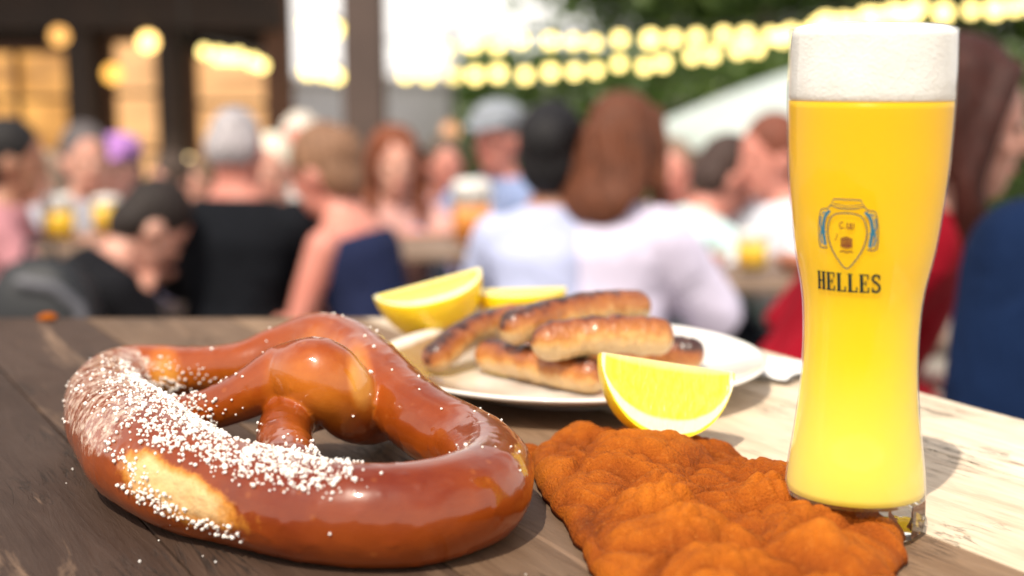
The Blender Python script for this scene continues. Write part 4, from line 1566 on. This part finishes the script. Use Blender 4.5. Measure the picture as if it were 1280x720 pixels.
for x0, x1, y0, y1, pm_ in openings:
    a, b_, z0, z1 = X(x0), X(x1), Z(y1), Z(y0)
    fw = MB()
    for xx_ in (a + 0.03, b_ - 0.03):
        fw.box((xx_, 0.05, (z0 + z1) / 2), (0.055, 0.09, z1 - z0 - 0.004))
    for zz in (z0 + 0.03, z1 - 0.03):
        fw.box(((a + b_) / 2, 0.05, zz), (b_ - a - 0.12, 0.088, 0.055))
    nm = max(1, int((b_ - a) / 0.35))
    for q in range(1, nm):
        fw.box((a + (b_ - a) * q / nm, 0.06, (z0 + z1) / 2), (0.03, 0.05, z1 - z0 - 0.12))
    for q in range(1, 4):
        fw.box(((a + b_) / 2, 0.062, z0 + (z1 - z0) * q / 4), (b_ - a - 0.12, 0.045, 0.03))
    w_ = fw.build('window', timl, hall)
    pn = MB()
    pn.box(((a + b_) / 2, 0.12, (z0 + z1) / 2), (b_ - a - 0.01, 0.01, z1 - z0 - 0.01))
    pn.build('pane', pm_, w_)
for pxx, wd, m_ in ((110, 0.17, tim), (218, 0.13, tim), (353, 0.16, timl)):
    pb = MB()
    pb.box((X(pxx), -0.12, HT / 2), (wd, 0.16, HT))
    pb.build('post', m_, hall, bevel=0.01)
bb = MB()
bb.box(((X(-900) + X(364)) / 2, -0.16, Z(12)), (X(364) - X(-900), 0.24, 0.26))
bb.build('beam', tim, hall, bevel=0.01)
rf = MB()
rx0, rx1 = X(-950), X(364)
rf.add([(rx0, -0.9, 2.25), (rx1, -0.9, 2.25), (rx1, 0.2, 3.0), (rx0, 0.2, 3.0), (rx0, 4.5, 5.4), (rx1, 4.5, 5.4),
        (rx0, -0.9, 2.13), (rx1, -0.9, 2.13), (rx1, 0.2, 2.88), (rx0, 0.2, 2.88)],
       [(0, 1, 2, 3), (3, 2, 5, 4), (0, 6, 7, 1), (6, 9, 8, 7), (1, 7, 8, 2), (0, 3, 9, 6)], False)
rf.build('roof', simple('roof_tiles', (0.12, 0.05, 0.035), 0.8, 0.3, 6), hall)

# column of the pergola
col_y = 5.9
pg = empty('timber_column', (dep(456, 90, col_y).x, col_y, 0))
tag(pg, 'thick brown timber column right of the beer hall', 'column')
b = MB()
b.box((0, 0, 1.75), (0.175, 0.175, 3.5))
b.build('shaft', simple('column_wood', (0.075, 0.05, 0.04), 0.75, 0.3, 3), pg, bevel=0.012)
b = MB()
b.box((0, 0, 0.06), (0.26, 0.26, 0.12))
b.build('plinth', simple('stone', (0.3, 0.28, 0.26), 0.85), pg, bevel=0.01)

# ================================================================== STRING LIGHTS
bulb_m = emit('warm_bulb', (1.0, 0.78, 0.26), 5.8)
cable_m = simple('black_cable', (0.01, 0.01, 0.01), 0.6)
bulb_me = None


def light_string(label, ctl, Y0, Y1, n, r, mat=None, big=1.0, name='string_lights'):
    mat = mat or bulb_m
    pts = []
    cp = catmull(ctl, 20)
    seg = np.r_[0, np.cumsum(np.hypot(*np.diff(cp, axis=0).T))]
    wpts = []
    for q in np.linspace(0, seg[-1], n * 3 - 2):
        a = np.interp(q, seg, cp[:, 0])
        b = np.interp(q, seg, cp[:, 1])
        wpts.append(dep(a, b, Y0 + (Y1 - Y0) * q / seg[-1]))
    base = wpts[0].copy()
    root = empty(name, base)
    tag(root, label, 'string lights')
    c_ = MB()
    c_.tube([p - base + Vector((0, 0, r + 0.022)) for p in wpts], 0.006, 6)
    c_.build('cable', cable_m, root)
    src = None
    for i in range(0, len(wpts), 3):
        p = wpts[i] - base + Vector((random.uniform(-.02, .02), random.uniform(-.05, .05), random.uniform(-.015, .015)))
        if src is None:
            bb_ = MB()
            bb_.lathe([(-r, 0.0005)] + [(-r * math.cos(R(a)), r * math.sin(R(a))) for a in range(15, 166, 15)] + [(r * 0.98, r * 0.2)], 14, cap=True)
            src = bb_.build('bulb', mat, root)
            ss = MB()
            ss.lathe([(r * 0.95, 0.0005), (r * 0.95, 0.014), (r + 0.03, 0.012), (r + 0.03, 0.0005)], 10, cap=True)
            sk = ss.build('socket', cable_m, src)
            o_ = src
        else:
            o_ = src.copy()
            COL.objects.link(o_)
            o_.parent = root
            s_ = sk.copy()
            COL.objects.link(s_)
            s_.parent = o_
        o_.location = p
        sc_ = random.uniform(0.8, 1.12) * big
        o_.scale = (sc_, sc_, sc_)
    return root


light_string('upper string of glowing warm bulbs running right to the top of the picture', [(470, 64), (560, 60), (640, 54), (740, 52), (840, 49), (920, 46), (1000, 36), (1100, 19), (1200, 12), (1330, 0)], 8.2, 6.4, 29, 0.038)
light_string('lower string of glowing warm bulbs above the heads', [(478, 98), (560, 95), (640, 92), (720, 88), (800, 80), (870, 72), (930, 62), (975, 50), (1040, 30), (1150, 10)], 8.6, 6.6, 24, 0.038)
light_string('short string of glowing bulbs under the hall eaves', [(256, 64), (290, 70), (330, 80)], 7.4, 7.3, 6, 0.034)
light_string('pair of bright bulb rows between hall and column, upper row', [(378, 30), (400, 34), (424, 38)], 7.2, 7.0, 4, 0.034)
light_string('pair of bright bulb rows between hall and column, lower row', [(384, 86), (400, 88), (420, 92)], 7.2, 7.0, 3, 0.034)


def lamp(px, py, Y, r, strength, col, label):
    """a small hanging globe lamp on a cord from the eaves"""
    p = dep(px, py, Y)
    lp = empty('hanging_lamp', (p.x, Y, p.z))
    tag(lp, label, 'lamp')
    b = MB()
    b.ell((0, 0, 0), (r, r, r), 16, 10)
    b.build('globe', emit('globe_%d_%d' % (px, py), col, strength), lp)
    b = MB()
    b.tube([(0, 0, r * 0.95), (0, 0, r * 0.95 + max(0.3, 2.6 - p.z))], 0.006, 6, caps='flat')
    b.build('cord', cable_m, lp)
    return lp


lamp(185, 52, 7.6, 0.05, 6.0, (1.0, 0.62, 0.2), 'warm globe lamp high between the left windows')
lamp(74, 45, 7.6, 0.05, 2.2, (1.0, 0.5, 0.14), 'dim orange globe lamp above the leftmost window')
lamp(141, 92, 7.6, 0.05, 2.8, (1.0, 0.5, 0.1), 'orange globe lamp left of the second window')
lamp(237, 208, 7.4, 0.055, 7.0, (1.0, 0.74, 0.36), 'low warm globe lamp left of the man in the black jacket')
lamp(568, 205, 7.4, 0.05, 8.0, (1.0, 0.82, 0.52), 'pale globe lamp hanging left of the grey-capped man')
lamp(563, 163, 7.6, 0.05, 1.6, (1.0, 0.5, 0.25), 'dim orange globe lamp above the pale one, centre')
lamp(1246, 78, 7.6, 0.05, 2.0, (1.0, 0.55, 0.15), 'dim orange globe lamp at the upper right against the trees')

# ================================================================== WALL, HEDGE, PARASOL, TREES
wy = 13.5
xa, xb = dep(300, 90, wy).x, dep(760, 90, wy).x
root = empty('garden_wall', ((xa + xb) / 2, wy, 0))
tag(root, 'pale rendered garden wall behind the crowd, left of the trees', 'wall')
gw = MB()
gw.box((0, 0, 0.6), (xb - xa, 0.25, 1.2))
gw.build('wall', simple('white_render', (0.90, 0.91, 0.93), 0.85, 0.06, 2), root)
gw = MB()
gw.box((0, 0, 1.23), (xb - xa + 0.1, 0.34, 0.06))
gw.build('coping', simple('stone_coping', (0.6, 0.6, 0.6), 0.85, 0.1), root, bevel=0.01)

leaf_ms = []
for nm, a, b_ in (('leaf_dark', (0.05, 0.095, 0.025), (0.11, 0.17, 0.045)), ('leaf_mid', (0.09, 0.15, 0.035), (0.2, 0.27, 0.08))):
    kk = N(nm)
    c = kk.ramp(kk.noise(kk.coord(), 2.5, 4), [(0.3, a), (0.7, b_)])
    d_ = kk.bsdf(c, 0.5)
    t_ = kk.n('ShaderNodeBsdfTranslucent')
    kk.put(t_.inputs['Color'], kk.mix(1.0, c, (1.6, 1.8, 0.8), 'MULTIPLY'))
    leaf_ms.append(kk.done(kk.mixsh(0.4, d_, t_)))
bark = simple('bark', (0.09, 0.065, 0.048), 0.9, 0.35, 8)


def leaf_cloud(mb, c, rad, n, size, rnd):
    """leaf-sized faces gathered in clumps through a volume"""
    clumps = []
    for _ in range(max(6, n // 60)):
        while True:
            p = Vector((rnd.uniform(-1, 1), rnd.uniform(-1, 1), rnd.uniform(-1, 1)))
            if 0.25 < p.length < 1:
                break
        clumps.append((Vector((p.x * rad[0], p.y * rad[1], p.z * rad[2])), rnd.uniform(0.14, 0.3)))
    for i in range(n):
        cp, cr_ = clumps[rnd.randrange(len(clumps))]
        p = Vector(c) + cp + Vector((rnd.gauss(0, 1), rnd.gauss(0, 1), rnd.gauss(0, 0.8))) * cr_ * max(rad) * 0.5
        d = Vector((rnd.gauss(0, 1), rnd.gauss(0, 1), rnd.gauss(0, 0.6))).normalized()
        e = d.cross(Vector((rnd.gauss(0, 1), rnd.gauss(0, 1), rnd.gauss(0, 1)))).normalized()
        s_ = size * rnd.uniform(0.6, 1.3)
        mb.add([p - d * s_, p + e * s_ * 0.45, p + d * s_, p - e * s_ * 0.45], [(0, 1, 2, 3)], True)


def tree(px, Y, h, rad, label, seed, n=5200):
    rnd = random.Random(seed)
    t_ = empty('tree', (dep(px, 90, Y).x, Y, 0), rnd.uniform(0, 6))
    tag(t_, label, 'tree', None)
    b = MB()
    b.tube([(0, 0, 0), (0.03, 0, h * 0.25), (0.0, 0.05, h * 0.5), (0.05, 0, h * 0.8)], [0.2, 0.15, 0.12, 0.05], 12, caps='flat')
    for q in range(6):
        a = q * 1.05 + rnd.uniform(-.2, .2)
        z = h * rnd.uniform(0.3, 0.55)
        b.tube([(0, 0, z), (math.cos(a) * rad * 0.45, math.sin(a) * rad * 0.45, z + h * 0.14), (math.cos(a) * rad * 0.85, math.sin(a) * rad * 0.85, z + h * 0.22)], [0.07, 0.05, 0.02], 8)
    b.build('trunk', bark, t_)
    for q, lm in enumerate(leaf_ms):
        lb = MB()
        leaf_cloud(lb, (0, 0, h * 0.60), (rad, rad, h * 0.40), n if q == 0 else n // 2, 0.11, rnd)
        lb.build('crown', lm, t_, recalc=False)
    return t_


tree(812, 15.5, 5.6, 1.6, 'broad green tree behind the bulbs, right of the bright sky gap', 1)
tree(960, 14.2, 6.0, 1.9, 'dense green tree above the pale parasol', 2)
tree(1100, 15.0, 6.2, 2.0, 'dark green tree directly behind the beer glass', 3)
tree(1210, 13.8, 5.6, 1.8, 'green tree behind the woman in red', 4)
tree(1370, 14.6, 6.0, 2.0, 'green tree at the right edge', 5)
hdg = empty('hedge', (dep(1020, 90, 12.6).x, 12.6, 0))
tag(hdg, 'clipped dark green hedge below the trees', 'hedge')
rnd = random.Random(9)
for q, lm in enumerate(leaf_ms):
    lb = MB()
    for i in range(9000 if q == 0 else 3000):
        p = Vector((rnd.uniform(-3.3, 3.6), rnd.uniform(-0.35, 0.35), rnd.uniform(0, 1.55 + 0.1 * math.sin(i))))
        d = Vector((rnd.gauss(0, 1), rnd.gauss(0, 1), rnd.gauss(0, 1))).normalized()
        e = d.cross(Vector((rnd.gauss(0, 1), rnd.gauss(0, 1), rnd.gauss(0, 1)))).normalized()
        s_ = rnd.uniform(0.05, 0.1)
        lb.add([p - d * s_, p + e * s_ * 0.5, p + d * s_, p - e * s_ * 0.5], [(0, 1, 2, 3)], True)
    lb.build('foliage', lm, hdg, recalc=False)
lb = MB()
for i in range(14):
    lb.tube([(-3.1 + i * 0.48, 0, 0), (-3.1 + i * 0.48 + 0.05, 0.03, 1.3)], [0.03, 0.012], 7)
lb.build('stems', bark, hdg)

# pale parasol
py_ = 9.0
pr = empty('parasol', (dep(1000, 90, py_).x, py_, 0))
tag(pr, 'pale teal-white parasol behind the tall beer glass', 'parasol')
b = MB()
ring_, nrib = [], 8
apex = dep(1000, 86, py_).z
rim = dep(820, 158, py_).z
RR = pr.location.x - dep(812, 158, py_).x
rows = []
for q in range(9):
    f_ = q / 8
    row = []
    for j in range(64):
        a = 2 * math.pi * j / 64
        sc_ = 1 - 0.06 * (1 - abs(math.cos(a * nrib / 2)))
        row.append(Vector((RR * f_ * sc_ * math.cos(a), RR * f_ * sc_ * math.sin(a), apex - (apex - rim) * (f_ ** 1.15) - 0.03 * f_ * (1 - abs(math.cos(a * nrib / 2))))))
    rows.append(row if q else [p + Vector((0.01 * math.cos(2 * math.pi * j / 64), 0.01 * math.sin(2 * math.pi * j / 64), 0)) for j, p in enumerate(row)])
rows.append([p + Vector((0, 0, -0.12)) for p in rows[-1]])
b.rings(rows, cap=False)
kk = N('parasol_canvas')
cc = kk.ramp(kk.noise(kk.coord(), 3, 3), [(0.3, (0.62, 0.72, 0.70)), (0.7, (0.72, 0.80, 0.78))])
dd = kk.bsdf(cc, 0.8)
tt_ = kk.n('ShaderNodeBsdfTranslucent')
kk.put(tt_.inputs['Color'], cc)
b.build('canopy', kk.done(kk.mixsh(0.45, dd, tt_)), pr)
b = MB()
b.tube([(0, 0, 0.05), (0, 0, apex - 0.02)], 0.022, 12, caps='flat')
b.build('pole', simple('parasol_pole', (0.3, 0.2, 0.12), 0.6), pr)
b = MB()
b.lathe([(0, 0.001), (0, 0.25), (0.05, 0.25), (0.08, 0.06), (0.1, 0.03), (0.1, 0.001)], 28, cap=True)
b.build('base', simple('stone', (0.3, 0.28, 0.26), 0.85), pr)
